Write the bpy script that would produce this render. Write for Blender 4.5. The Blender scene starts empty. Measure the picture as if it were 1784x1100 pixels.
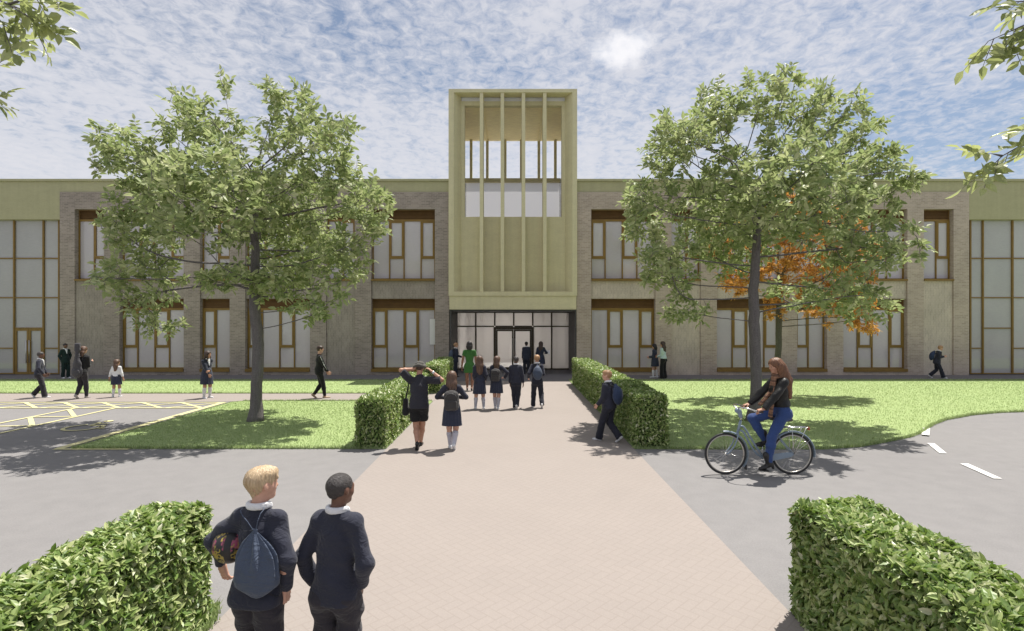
import bpy, bmesh, math, random
import numpy as np
from mathutils import Vector, Matrix
R = math.radians
rng = np.random.default_rng(7)
random.seed(7)
SC = bpy.context.scene
COL = SC.collection

# ------------------------------------------------------------------ camera, light, sky
CAM_H, F = 2.55, 955.0
cam = bpy.data.cameras.new('camera'); cam.sensor_width = 36.0; cam.lens = F * 36.0 / 1784.0
cam.shift_y = 10.0 / 1784.0; cam.clip_start = 0.05; cam.clip_end = 3000
camo = bpy.data.objects.new('camera', cam); COL.objects.link(camo)
camo.location = (0, 0, CAM_H); camo.rotation_euler = (R(90), 0, 0)
SC.camera = camo
SC.view_settings.view_transform = 'Standard'; SC.view_settings.look = 'None'
SC.view_settings.exposure = 0.62; SC.view_settings.gamma = 1.0
SC.render.engine = 'CYCLES'
SC.cycles.max_bounces = 6; SC.cycles.diffuse_bounces = 4; SC.cycles.transparent_max_bounces = 8

SUN_DIR = Vector((.27, .30, 1.0)).normalized()
sl = bpy.data.lights.new('sun', 'SUN'); sl.energy = 4.6; sl.angle = R(0.5); sl.color = (1.0, .955, .88)
so = bpy.data.objects.new('sun', sl); COL.objects.link(so)
so.rotation_euler = SUN_DIR.to_track_quat('Z', 'Y').to_euler(); so.location = (20, 30, 60)

def gp(px, py, z=0.0):
    """ground point seen at photo pixel"""
    Y = (CAM_H - z) * F / (py - 560.0)
    return Vector(((px - 892.0) * Y / F, Y, z))
def fp(px, py, Y):
    return Vector(((px - 892.0) * Y / F, Y, CAM_H + (560.0 - py) * Y / F))

# ------------------------------------------------------------------ node helpers
class NT:
    def __init__(s, nt): s.nt = nt; s.n = nt.nodes; s.l = nt.links
    def new(s, t, **kw):
        n = s.n.new(t)
        for k, v in kw.items():
            if k.startswith('i_'):
                n.inputs[k[2:].replace('_', ' ')].default_value = v
            else: setattr(n, k, v)
        return n
    def link(s, a, b): s.l.new(a, b)
    def math(s, op, a, b=None, clamp=False):
        n = s.n.new('ShaderNodeMath'); n.operation = op; n.use_clamp = clamp
        for i, v in enumerate((a, b)):
            if v is None: continue
            if isinstance(v, (int, float)): n.inputs[i].default_value = v
            else: s.l.new(v, n.inputs[i])
        return n.outputs[0]
    def mix(s, fac, a, b, blend='MIX'):
        n = s.n.new('ShaderNodeMix'); n.data_type = 'RGBA'; n.blend_type = blend
        for sock, v in ((n.inputs[0], fac), (n.inputs[6], a), (n.inputs[7], b)):
            if isinstance(v, (int, float)): sock.default_value = v
            elif isinstance(v, (tuple, list)): sock.default_value = (*v[:3], 1)
            else: s.l.new(v, sock)
        return n.outputs[2]
    def noise(s, vec, scale, detail=4, rough=.55, dist=0):
        n = s.n.new('ShaderNodeTexNoise'); n.inputs['Scale'].default_value = scale
        n.inputs['Detail'].default_value = detail; n.inputs['Roughness'].default_value = rough
        n.inputs['Distortion'].default_value = dist
        if vec is not None: s.l.new(vec, n.inputs['Vector'])
        return n.outputs[0]
    def ramp(s, fac, stops):
        n = s.n.new('ShaderNodeValToRGB'); e = n.color_ramp.elements
        while len(e) > 1: e.remove(e[0])
        for i, (p, c) in enumerate(stops):
            k = e[0] if i == 0 else e.new(p)
            k.position = p; k.color = (*c[:3], 1) if isinstance(c, (tuple, list)) else (c, c, c, 1)
        s.l.new(fac, n.inputs[0]); return n.outputs[0]
    def mapping(s, vec, scale=(1, 1, 1), rot=(0, 0, 0), loc=(0, 0, 0)):
        n = s.n.new('ShaderNodeMapping'); n.inputs['Scale'].default_value = scale
        n.inputs['Rotation'].default_value = rot; n.inputs['Location'].default_value = loc
        s.l.new(vec, n.inputs['Vector']); return n.outputs[0]
    def bump(s, h, strength=.3, dist=.01):
        n = s.n.new('ShaderNodeBump'); n.inputs['Strength'].default_value = strength
        n.inputs['Distance'].default_value = dist; s.l.new(h, n.inputs['Height']); return n.outputs[0]

def new_mat(name):
    m = bpy.data.materials.new(name); m.use_nodes = True
    t = NT(m.node_tree); b = t.n.get('Principled BSDF'); return m, t, b

def mat(name, col, rough=.7, var=.12, scale=8, bump=.0, bscale=60, metal=0, spec=.5, coord='Object', sheen=0, bdist=.01, stretch=(1, 1, 1)):
    m, t, b = new_mat(name)
    tc = t.new('ShaderNodeTexCoord').outputs[coord]
    v = t.mapping(tc, stretch)
    n = t.noise(v, scale, 5, .6)
    lo = tuple(c * (1 - var) for c in col); hi = tuple(min(1, c * (1 + var)) for c in col)
    t.link(t.ramp(n, [(.3, lo), (.7, hi)]), b.inputs['Base Color'])
    b.inputs['Roughness'].default_value = rough; b.inputs['Metallic'].default_value = metal
    b.inputs['Specular IOR Level'].default_value = spec
    if sheen:
        b.inputs['Sheen Weight'].default_value = sheen; b.inputs['Sheen Roughness'].default_value = .5
    if bump:
        t.link(t.bump(t.noise(v, bscale, 3, .6), bump, bdist), b.inputs['Normal'])
    return m

# ------------------------------------------------------------------ world: Nishita sky with a thin sheet of broken cloud
w = bpy.data.worlds.new('World'); SC.world = w; w.use_nodes = True
t = NT(w.node_tree); bg = t.n['Background']
sky = t.new('ShaderNodeTexSky'); sky.sky_type = 'NISHITA'; sky.sun_disc = False
sky.sun_elevation = math.asin(SUN_DIR.z); sky.sun_rotation = math.atan2(SUN_DIR.x, SUN_DIR.y)
sky.air_density = 1.0; sky.dust_density = .6; sky.ozone_density = 2.0
tc = t.new('ShaderNodeTexCoord').outputs['Generated']
sx = t.new('ShaderNodeSeparateXYZ'); t.link(tc, sx.inputs[0])
zz = t.math('MAXIMUM', t.math('ADD', sx.outputs[2], .10), .02)
cx = t.math('DIVIDE', sx.outputs[0], zz); cy = t.math('DIVIDE', sx.outputs[1], zz)
cv = t.new('ShaderNodeCombineXYZ'); t.link(cx, cv.inputs[0]); t.link(cy, cv.inputs[1])
big = t.noise(t.mapping(cv.outputs[0], (1, 1, 1), (0, 0, R(25)), (3.1, 1.7, 0)), .55, 3, .5)
v2 = t.mapping(cv.outputs[0], (1.0, 1.0, 1), (0, 0, R(-35)), (0, 0, 0))
n1 = t.noise(v2, 21.0, 8, .66, .5)
v3 = t.mapping(cv.outputs[0], (1.0, .32, 1), (0, 0, R(62)), (5, 2, 0))
n2 = t.noise(v3, 7.5, 7, .66, .4)
cl = t.math('ADD', t.math('MULTIPLY', n1, .62), t.math('MULTIPLY', n2, .38))
cl = t.math('ADD', cl, t.math('MULTIPLY', t.math('SUBTRACT', big, .5), .80))
fade = t.ramp(t.math('ADD', t.math('MULTIPLY', sx.outputs[0], -.45), t.math('MULTIPLY', sx.outputs[2], .55)), [(.0, -.07), (.30, .13)])
cl = t.math('ADD', cl, fade)
cmask = t.ramp(cl, [(.38, 0.0), (.485, .42), (.60, .84), (.75, 1.0)])
hz = t.ramp(sx.outputs[2], [(.0, 1.0), (.12, .55), (.45, .16)])
cf = t.math('MULTIPLY', cmask, .92)
hsv = t.new('ShaderNodeHueSaturation'); hsv.inputs['Saturation'].default_value = .92; hsv.inputs['Value'].default_value = .66; t.link(sky.outputs[0], hsv.inputs['Color'])
skyc = t.mix(t.math('MULTIPLY', hz, .62), hsv.outputs[0], (2.55, 3.2, 4.2))
skyc = t.mix(.07, skyc, (4.2, 4.3, 4.6))
fin = t.mix(cf, skyc, (5.0, 5.0, 5.3))
# one bright small cloud
d = t.new('ShaderNodeVectorMath', operation='SUBTRACT'); t.link(tc, d.inputs[0])
pc = Vector(((1085 - 892) / F, 1, (560 - 85) / F)).normalized(); d.inputs[1].default_value = pc
dm = t.mapping(d.outputs[0], (1 / .060, 1 / .05, 1 / .030))
ln = t.new('ShaderNodeVectorMath', operation='LENGTH'); t.link(dm, ln.inputs[0])
cn = t.noise(tc, 30, 5, .6)
cm = t.math('ADD', ln.outputs['Value'], t.math('MULTIPLY', t.math('SUBTRACT', cn, .5), 1.3))
cm = t.ramp(cm, [(.40, .75), (1.2, 0.0)])
fin = t.mix(cm, fin, (6.9, 6.8, 6.9))
t.link(fin, bg.inputs['Color']); bg.inputs['Strength'].default_value = .10

# ------------------------------------------------------------------ mesh helpers
def tag(o, label=None, cat=None, group=None, kind=None):
    if label: o['label'] = label
    if cat: o['category'] = cat
    if group: o['group'] = group
    if kind: o['kind'] = kind
    return o
def link(o, parent=None):
    COL.objects.link(o)
    if parent is not None: o.parent = parent
    return o
def np_mesh(name, V, faces, smooth=False, matidx=None):
    """faces: list of (m,k) int arrays"""
    me = bpy.data.meshes.new(name)
    V = np.asarray(V, dtype=np.float32)
    me.vertices.add(len(V)); me.vertices.foreach_set('co', V.ravel())
    ls, vi, s = [], [], 0
    for f in faces:
        f = np.asarray(f, dtype=np.int32)
        if len(f) == 0: continue
        m, k = f.shape
        ls.append(s + np.arange(m) * k); vi.append(f.ravel()); s += m * k
    ls = np.concatenate(ls).astype(np.int32); vi = np.concatenate(vi)
    me.loops.add(len(vi)); me.loops.foreach_set('vertex_index', vi)
    me.polygons.add(len(ls)); me.polygons.foreach_set('loop_start', ls)
    if matidx is not None: me.polygons.foreach_set('material_index', np.asarray(matidx, dtype=np.int32))
    me.update(calc_edges=True)
    me.polygons.foreach_set('use_smooth', np.full(len(ls), bool(smooth)))
    me.validate(clean_customdata=False)
    return me
def obj(name, me, mats, parent=None):
    o = bpy.data.objects.new(name, me)
    for m in (mats if isinstance(mats, (list, tuple)) else [mats]): me.materials.append(m)
    return link(o, parent)
def empty(name, loc=(0, 0, 0), rz=0):
    o = bpy.data.objects.new(name, None); o.location = loc; o.rotation_euler = (0, 0, rz)
    o.empty_display_size = .2
    return link(o)

class MB:
    """collects boxes, tubes, quads into one mesh"""
    def __init__(s): s.V = []; s.F = {}; s.n = 0
    def add(s, V, F):
        V = np.asarray(V, float); s.V.append(V)
        for f in F:
            s.F.setdefault(len(f), []).append([i + s.n for i in f])
        s.n += len(V); return s
    def box(s, x0, x1, y0, y1, z0, z1):
        V = [(x0, y0, z0), (x1, y0, z0), (x1, y1, z0), (x0, y1, z0), (x0, y0, z1), (x1, y0, z1), (x1, y1, z1), (x0, y1, z1)]
        return s.add(V, [(0, 3, 2, 1), (4, 5, 6, 7), (0, 1, 5, 4), (1, 2, 6, 5), (2, 3, 7, 6), (3, 0, 4, 7)])
    def quad(s, a, b, c, d): return s.add([a, b, c, d], [(0, 1, 2, 3)])
    def tube(s, pts, rad, n=8, caps=True, flat=None):
        P = [Vector(p) for p in pts]; m = len(P)
        rads = rad if isinstance(rad, (list, tuple, np.ndarray)) else [rad] * m
        T = [(P[min(i + 1, m - 1)] - P[max(i - 1, 0)]).normalized() for i in range(m)]
        up = Vector((0, 0, 1)) if abs(T[0].z) < .9 else Vector((1, 0, 0))
        N = (up - T[0] * up.dot(T[0])).normalized(); V = []
        for i in range(m):
            N = (N - T[i] * N.dot(T[i]))
            N = N.normalized() if N.length > 1e-6 else T[i].orthogonal().normalized()
            B = T[i].cross(N)
            for k in range(n):
                a = 2 * math.pi * k / n
                V.append(P[i] + N * (math.cos(a) * rads[i]) + B * (math.sin(a) * rads[i] * (flat or 1)))
        Fs = []
        for i in range(m - 1):
            for k in range(n):
                k2 = (k + 1) % n
                Fs.append((i * n + k, i * n + k2, (i + 1) * n + k2, (i + 1) * n + k))
        if caps:
            Fs.append(tuple(range(n - 1, -1, -1))); Fs.append(tuple((m - 1) * n + k for k in range(n)))
        return s.add([tuple(v) for v in V], Fs)
    def torus(s, c, R0, r, axis='y', N=40, n=8, a0=0, a1=2 * math.pi, flat=1):
        pts = []
        full = abs(a1 - a0 - 2 * math.pi) < 1e-6
        M = N if full else N + 1
        V = []
        for i in range(M):
            a = a0 + (a1 - a0) * i / N
            for k in range(n):
                b = 2 * math.pi * k / n
                rr = R0 + r * math.cos(b); h = r * math.sin(b) * flat
                if axis == 'y': V.append((c[0] + rr * math.cos(a), c[1] + h, c[2] + rr * math.sin(a)))
                else: V.append((c[0] + rr * math.cos(a), c[1] + rr * math.sin(a), c[2] + h))
        Fs = []
        for i in range(N):
            j = (i + 1) % M
            for k in range(n):
                k2 = (k + 1) % n
                Fs.append((i * n + k, j * n + k, j * n + k2, i * n + k2))
        return s.add(V, Fs)
    def mesh(s, name, smooth=False):
        V = np.concatenate(s.V); return np_mesh(name, V, [np.array(f) for f in s.F.values()], smooth)
    def build(s, name, mats, parent=None, smooth=False, bevel=0):
        o = obj(name, s.mesh(name, smooth), mats, parent)
        if bevel:
            md = o.modifiers.new('bevel', 'BEVEL'); md.width = bevel; md.segments = 2; md.limit_method = 'ANGLE'
        return o

def poly_slab(name, pts, z0, z1, m, kind='structure', parent=None):
    bm = bmesh.new()
    vs = [bm.verts.new((p[0], p[1], z1)) for p in pts]
    f = bm.faces.new(vs); bm.normal_update()
    if f.normal.z < 0: f.normal_flip()
    if z0 is not None:
        r = bmesh.ops.extrude_face_region(bm, geom=[f])
        # extruded copy goes on top; original moved to the bottom
        for v in vs: v.co.z = z0
        f.normal_flip()
    bmesh.ops.triangulate(bm, faces=[q for q in bm.faces if len(q.verts) > 4])
    bm.normal_update()
    me = bpy.data.meshes.new(name); bm.to_mesh(me); bm.free()
    o = obj(name, me, m, parent)
    if kind: o['kind'] = kind
    return o
# ================================================================== ground
def m_asphalt():
    m, t, b = new_mat('asphalt')
    tc = t.new('ShaderNodeTexCoord').outputs['Object']
    a = t.noise(tc, .35, 4, .6); f = t.noise(tc, 55, 3, .7); p = t.noise(tc, 3.2, 5, .65)
    c = t.ramp(a, [(.3, (.195, .188, .188)), (.7, (.222, .214, .212))])
    c = t.mix(.35, c, t.ramp(f, [(.3, (.13, .125, .127)), (.7, (.30, .29, .285))]))
    c = t.mix(.25, c, t.ramp(p, [(.35, (.17, .165, .166)), (.65, (.245, .236, .234))]))
    t.link(c, b.inputs['Base Color']); b.inputs['Roughness'].default_value = .9
    b.inputs['Specular IOR Level'].default_value = .25
    t.link(t.bump(f, .35, .006), b.inputs['Normal']); return m
def m_paving():
    """pale pinkish clay pavers laid in 45 degree herringbone"""
    m, t, b = new_mat('herringbone_paving')
    tc = t.new('ShaderNodeTexCoord').outputs['Object']
    v = t.mapping(tc, (1 / .1, 1 / .1, 1), (0, 0, R(45)))
    s = t.new('ShaderNodeSeparateXYZ'); t.link(v, s.inputs[0])
    X, Y = s.outputs[0], s.outputs[1]
    fx, fy = t.math('FLOOR', X), t.math('FLOOR', Y)
    # herringbone of 1x2 bricks: k = (floor x - floor y) mod 4; 0,1 horizontal pair, 2,3 vertical pair
    k = t.math('FLOORED_MODULO', t.math('SUBTRACT', fx, fy), 4.0)
    ux, uy = t.math('FRACT', X), t.math('FRACT', Y)
    hor = t.math('LESS_THAN', k, 1.5)
    k0 = t.math('LESS_THAN', k, .5); k2 = t.math('LESS_THAN', t.math('ABSOLUTE', t.math('SUBTRACT', k, 2.0)), .5)
    k1 = t.math('SUBTRACT', hor, k0); ver = t.math('SUBTRACT', 1.0, hor); k3 = t.math('SUBTRACT', ver, k2)
    BIG = 9.0
    # distance to left/right/bottom/top joints, disabled where two cells belong to one brick
    dl = t.math('ADD', ux, t.math('MULTIPLY', k1, BIG))
    dr = t.math('ADD', t.math('SUBTRACT', 1.0, ux), t.math('MULTIPLY', k0, BIG))
    db = t.math('ADD', uy, t.math('MULTIPLY', k2, BIG))
    dt = t.math('ADD', t.math('SUBTRACT', 1.0, uy), t.math('MULTIPLY', k3, BIG))
    dm = t.math('MINIMUM', t.math('MINIMUM', dl, dr), t.math('MINIMUM', db, dt))
    # brick id
    ix = t.math('SUBTRACT', fx, k1); iy = t.math('SUBTRACT', fy, k2)
    cid = t.new('ShaderNodeCombineXYZ'); t.link(ix, cid.inputs[0]); t.link(iy, cid.inputs[1]); t.link(hor, cid.inputs[2])
    wn = t.new('ShaderNodeTexWhiteNoise'); t.link(cid.outputs[0], wn.inputs[0])
    base = t.ramp(wn.outputs['Value'], [(0, (.258, .230, .213)), (.5, (.266, .237, .219)), (1, (.274, .243, .224))])
    st = t.noise(tc, .8, 5, .6); base = t.mix(.5, base, t.ramp(st, [(.3, (.256, .226, .207)), (.7, (.290, .256, .234))]))
    fine = t.noise(tc, 90, 3, .7); base = t.mix(.25, base, t.ramp(fine, [(.3, (.25, .21, .19)), (.7, (.40, .35, .31))]))
    jn = t.ramp(dm, [(.0, 1.0), (.055, .75), (.075, .0)])
    col = t.mix(t.math('MULTIPLY', jn, .19), base, (.17, .135, .115))
    t.link(col, b.inputs['Base Color']); b.inputs['Roughness'].default_value = .88
    b.inputs['Specular IOR Level'].default_value = .25
    t.link(t.bump(t.math('MINIMUM', dm, .08), .15, .02), b.inputs['Normal']); return m
def m_grass():
    m, t, b = new_mat('lawn_grass')
    tc = t.new('ShaderNodeTexCoord').outputs['Object']
    a = t.noise(tc, .7, 4, .6); f = t.noise(tc, 26, 4, .75); g = t.noise(tc, 5.5, 5, .7)
    c = t.ramp(a, [(.3, (.305, .392, .175)), (.7, (.355, .432, .20))])
    c = t.mix(.45, c, t.ramp(f, [(.28, (.19, .29, .08)), (.7, (.44, .50, .275))]))
    c = t.mix(.3, c, t.ramp(g, [(.3, (.21, .33, .095)), (.7, (.38, .46, .20))]))
    t.link(c, b.inputs['Base Color']); b.inputs['Roughness'].default_value = .9
    b.inputs['Specular IOR Level'].default_value = .2
    t.link(t.bump(f, .8, .03), b.inputs['Normal']); return m
M_ASPHALT, M_PAVE, M_GRASS = m_asphalt(), m_paving(), m_grass()
M_APRON = mat('dark_apron_paving', (.155, .145, .15), .9, .15, 12, .3, 70)
M_YELLOW = mat('yellow_road_paint', (.58, .54, .29), .75, .10, 9, .2, 80)
M_WHITEP = mat('white_road_paint', (.66, .65, .63), .75, .08, 9, .2, 80)

poly_slab('ground', [(-350, -60), (350, -60), (350, 700), (-350, 700)], None, 0.0, M_ASPHALT)
PL, PR = -2.50, 2.43
poly_slab('path', [(PL, -4), (PR, -4), (PR, 23.3), (PL, 23.3)], None, .006, M_PAVE)
poly_slab('cross_path', [(-46, 17.40), (PL - .004, 17.40), (PL - .004, 19.30), (-46, 19.30)], None, .005, M_PAVE)
poly_slab('apron', [(-46, 23.62), (PL - .3, 23.62), (PL - .3, 23.304), (PR + .3, 23.304), (PR + .3, 23.62), (46, 23.62), (46, 30.5), (-46, 30.5)], None, .005, M_APRON)
# lawns
LAWN_A = [(-8.80, 10.95), (-2.52, 10.95), (-2.52, 17.38), (-8.5, 17.38), (-8.80, 17.1)]
LAWN_B = [(-46, 19.32), (-2.52, 19.32), (-2.52, 23.6), (-46, 23.6)]
crv = [gp(1440, 783.2), gp(1500, 779.0), gp(1540, 772), gp(1586, 762.6), gp(1606, 755), gp(1626.5, 741), gp(1648, 732.5), gp(1694.5, 724), gp(1741, 719.7), gp(1784, 718.3)]
LAWN_C = [(2.45, 10.93), (4.5, 10.90)] + [(p.x, p.y) for p in crv] + [(18, 15.5), (46, 15.6), (46, 23.6), (2.45, 23.6)]
LAWN_D = [(-3.32, .3), (-2.515, .3), (-2.515, 4.62), (-2.62, 4.86), (-3.2, 4.95), (-3.32, 4.8)]
LAWN_E = [(2.445, .3), (3.32, .3), (3.32, 4.9), (3.1, 5.0), (2.6, 4.92), (2.445, 4.75)]
for p in (LAWN_A, LAWN_B, LAWN_C, LAWN_D, LAWN_E):
    poly_slab('lawn', p, -.02, .022, M_GRASS)

# ---- grass blades (uncountable: one object per kind)
def in_poly(P, poly):
    x, y = P[:, 0], P[:, 1]; ins = np.zeros(len(P), bool); n = len(poly)
    for i in range(n):
        x1, y1 = poly[i]; x2, y2 = poly[(i + 1) % n]
        c = ((y1 > y) != (y2 > y)) & (x < (x2 - x1) * (y - y1) / (y2 - y1 + 1e-12) + x1)
        ins ^= c
    return ins
def rand_in(poly, dens, xlim=None):
    a = np.array(poly); lo, hi = a.min(0).copy(), a.max(0).copy()
    if xlim: lo[0] = max(lo[0], xlim[0]); hi[0] = min(hi[0], xlim[1])
    n = int((hi[0] - lo[0]) * (hi[1] - lo[1]) * dens)
    P = lo + rng.random((n, 2)) * (hi - lo); return P[in_poly(P, poly)]
def edge_pts(poly, dens, idx):
    out = []
    for i in idx:
        a = np.array(poly[i]); b2 = np.array(poly[(i + 1) % len(poly)]); L = np.linalg.norm(b2 - a)
        k = int(L * dens); out.append(a + (b2 - a) * rng.random((k, 1)) + rng.normal(0, .015, (k, 2)))
    return np.concatenate(out)
def blades(P, hmin, hmax, wd, z=.015):
    n = len(P); a = rng.random(n) * 2 * np.pi; h = hmin + (hmax - hmin) * rng.random(n)
    dx = np.stack([np.cos(a), np.sin(a), np.zeros(n)], 1) * wd
    le = rng.random(n) * 2 * np.pi; lean = np.stack([np.cos(le), np.sin(le)], 1) * (h * rng.random(n) * .9)[:, None]
    B = np.concatenate([P, np.full((n, 1), z)], 1)
    T = B.copy(); T[:, :2] += lean; T[:, 2] += h
    V = np.stack([B - dx, B + dx, T], 1).reshape(-1, 3); Fi = np.arange(n * 3).reshape(-1, 3); return V, Fi
def m_leaf(name, stops, trans=.35, rough=.45, tint=(.35, .5, .1), spec=.5):
    m, t, b = new_mat(name)
    g = t.new('ShaderNodeNewGeometry')
    c = t.ramp(g.outputs['Random Per Island'], stops)
    tc = t.new('ShaderNodeTexCoord').outputs['Object']
    c = t.mix(.35, c, t.mix(1.0, c, t.ramp(t.noise(tc, 1.6, 3, .6), [(.3, (.6, .62, .55)), (.7, (1.3, 1.25, 1.3))]), 'MULTIPLY'))
    t.link(c, b.inputs['Base Color']); b.inputs['Roughness'].default_value = rough
    b.inputs['Specular IOR Level'].default_value = spec
    tr = t.new('ShaderNodeBsdfTranslucent'); t.link(t.mix(.5, c, tint), tr.inputs[0])
    mx = t.new('ShaderNodeMixShader'); mx.inputs[0].default_value = trans
    t.link(b.outputs[0], mx.inputs[1]); t.link(tr.outputs[0], mx.inputs[2])
    t.link(mx.outputs[0], t.n['Material Output'].inputs[0]); return m
M_BLADE = m_leaf('grass_blade', [(0, (.21, .31, .095)), (.5, (.35, .44, .19)), (1, (.49, .54, .31))], .3, .6, (.42, .52, .2), .3)
P = np.concatenate([rand_in(LAWN_A, 900), rand_in(LAWN_B, 420, (-24, 0)), rand_in(LAWN_C, 520, (2, 24)), rand_in(LAWN_D, 2500), rand_in(LAWN_E, 2500)])
V1, F1 = blades(P, .02, .055, .006)
Pe = np.concatenate([edge_pts(LAWN_A, 320, [0, 2]), edge_pts([(-24, 19.32), (-2.5, 19.32), (-2.5, 23.6), (-24, 23.6)], 200, [0, 2]),
                     edge_pts(LAWN_C, 300, list(range(0, 12))), edge_pts([(2.45, 23.6), (24, 23.6)], 260, [0]), edge_pts(LAWN_D, 400, [1, 2, 3]), edge_pts(LAWN_E, 400, [2, 3, 4, 5])])
V2, F2 = blades(Pe, .03, .085, .008)
V3, F3 = blades(edge_pts(LAWN_A, 260, [3, 4]) + np.array([.03, 0]), .015, .035, .008)
tag(obj('grass', np_mesh('grass', np.concatenate([V1, V2, V3]), [np.concatenate([F1, F2 + len(V1), F3 + len(V1) + len(V2)])]), M_BLADE), 'short mown grass blades covering the lawns', 'grass', kind='stuff')

# ---- road markings
def strip(a, b2, wd, z=.010):
    a, b2 = Vector((a[0], a[1], z)), Vector((b2[0], b2[1], z)); dv = (b2 - a).normalized(); n = Vector((-dv.y, dv.x, 0)) * wd / 2
    return [(a - n), (b2 - n), (b2 + n), (a + n)]
zc = [0]
def marking(quads, m, label=None):
    mb = MB()
    for q in quads:
        zc[0] += 1
        mb.quad(*[(v[0], v[1], .0105 + .0011 * (zc[0] % 5)) for v in q])
    o = mb.build('road_marking', m); o['kind'] = 'structure'; return o
q = []
q += [strip((-9.04, 10.93), (-9.04, 17.2), .19)]                                  # bay edge along the lawn
q += [strip((-9.1, 10.89), (-7.6, 10.89), .10)]
q += [strip((-30, 17.16), (-9.0, 17.16), .10), strip((-30, 16.05), (-9.12, 16.05), .10)]   # band at the head of the bays
for k in range(-2, 15):
    x = -10.3 - 1.22 * k
    if x < -9.4: q += [strip((x, 17.10), (x + 1.18, 16.11), .115)]
    q += [strip((x - 1.1, 16.11), (x, 17.10), .10)] if x < -9 else []
for x0 in (-11.62, -15.4, -19.2):                                                 # hatched transfer zones between bays
    q += [strip((x0, 10.98), (x0, 16.0), .10), strip((x0 - 1.15, 10.98), (x0 - 1.15, 16.0), .10)]
    for k in range(4):
        y = 15.75 - 1.28 * k
        q += [strip((x0 - 1.1, y), (x0 - .06, y - 1.12), .11), strip((x0 - 1.1, y - 1.22), (x0 - .06, y - 1.12), .09)]
for x0 in (-13.0 - 2.2 + .0,):
    pass
marking(q, M_YELLOW)
# wheelchair symbol painted in the bay
def ground_symbol(cx, cy, s):
    mb = MB(); z = .016
    def sp(a, b2, wd): mb.quad(*[(v[0], v[1], z) for v in strip((cx + a[0] * s, cy + a[1] * s), (cx + b2[0] * s, cy + b2[1] * s), wd * s)])
    N = 28; ring = []
    for i in range(N + 1):
        a = R(115) + R(260) * i / N
        ring.append((math.cos(a), math.sin(a)))
    for i in range(N):
        (c0, s0), (c1, s1) = ring[i], ring[i + 1]
        mb.quad(*[(cx + s * r * c, cy + s * (r * n_ - .15), z) for r, c, n_ in ((.36, c0, s0), (.45, c0, s0), (.45, c1, s1), (.36, c1, s1))])
    sp((-.08, .55), (-.02, .10), .10); sp((-.02, .10), (.34, .10), .10); sp((.34, .10), (.50, -.28), .10); sp((.5, -.28), (.62, -.25), .09); sp((-.07, .36), (.25, .36), .08)
    V = [(cx, cy + s * .72, z)] + [(cx + s * .11 * math.cos(2 * math.pi * k / 16), cy + s * (.72 + .11 * math.sin(2 * math.pi * k / 16)), z) for k in range(16)]
    mb.add(V, [(0, 1 + k, 1 + (k + 1) % 16) for k in range(16)])
    o = mb.build('road_marking', M_YELLOW); o['kind'] = 'structure'
ground_symbol(-10.25, 13.25, .95)
for pts in ([(1608, 747.5), (1620.5, 748), (1619, 761), (1605.5, 759.5)], [(1615, 773), (1628, 773.5), (1649.5, 791), (1637, 790.8)], [(1672.6, 809), (1687, 809), (1746, 835.5), (1731, 835)]):
    Q = [gp(*p) for p in pts]
    zc[0] += 1; mb = MB(); mb.quad(*[(p.x, p.y, .03 if pts[0][0] == 1608 else .012) for p in Q]); mb.build('road_marking', M_WHITEP)['kind'] = 'structure'

# ================================================================== school building
YB = 25.9; S = F / YB; XC = .04
def bx(px): return (px - 892.0) / S
def bz(py): return CAM_H + (560.0 - py) / S
def m_brick(name, cols, mortar, vertical=False):
    m, t, b = new_mat(name)
    tc = t.new('ShaderNodeTexCoord').outputs['Object']
    s = t.new('ShaderNodeSeparateXYZ'); t.link(tc, s.inputs[0])
    u = t.math('ADD', s.outputs[0], s.outputs[1]); c = t.new('ShaderNodeCombineXYZ')
    if vertical: t.link(s.outputs[2], c.inputs[0]); t.link(u, c.inputs[1])
    else: t.link(u, c.inputs[0]); t.link(s.outputs[2], c.inputs[1])
    br = t.new('ShaderNodeTexBrick'); t.link(c.outputs[0], br.inputs['Vector'])
    br.inputs['Scale'].default_value = 1.0; br.inputs['Brick Width'].default_value = .225; br.inputs['Row Height'].default_value = .075
    br.inputs['Mortar Size'].default_value = .012; br.inputs['Mortar Smooth'].default_value = .3; br.inputs['Bias'].default_value = -.1
    br.inputs['Color1'].default_value = (*cols[0], 1); br.inputs['Color2'].default_value = (*cols[1], 1); br.inputs['Mortar'].default_value = (*mortar, 1)
    n = t.noise(tc, 1.1, 5, .65); f = t.noise(tc, 30, 3, .6)
    col = t.mix(.5, br.outputs['Color'], t.mix(1.0, br.outputs['Color'], t.ramp(n, [(.3, (.72, .72, .72)), (.7, (1.25, 1.25, 1.25))]), 'MULTIPLY'))
    col = t.mix(.35, col, t.mix(1.0, col, t.ramp(f, [(.3, (.7, .7, .7)), (.7, (1.3, 1.3, 1.3))]), 'MULTIPLY'))
    t.link(col, b.inputs['Base Color']); b.inputs['Roughness'].default_value = .9; b.inputs['Specular IOR Level'].default_value = .2
    t.link(t.bump(br.outputs['Fac'], -.4, .01), b.inputs['Normal']); return m
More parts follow.
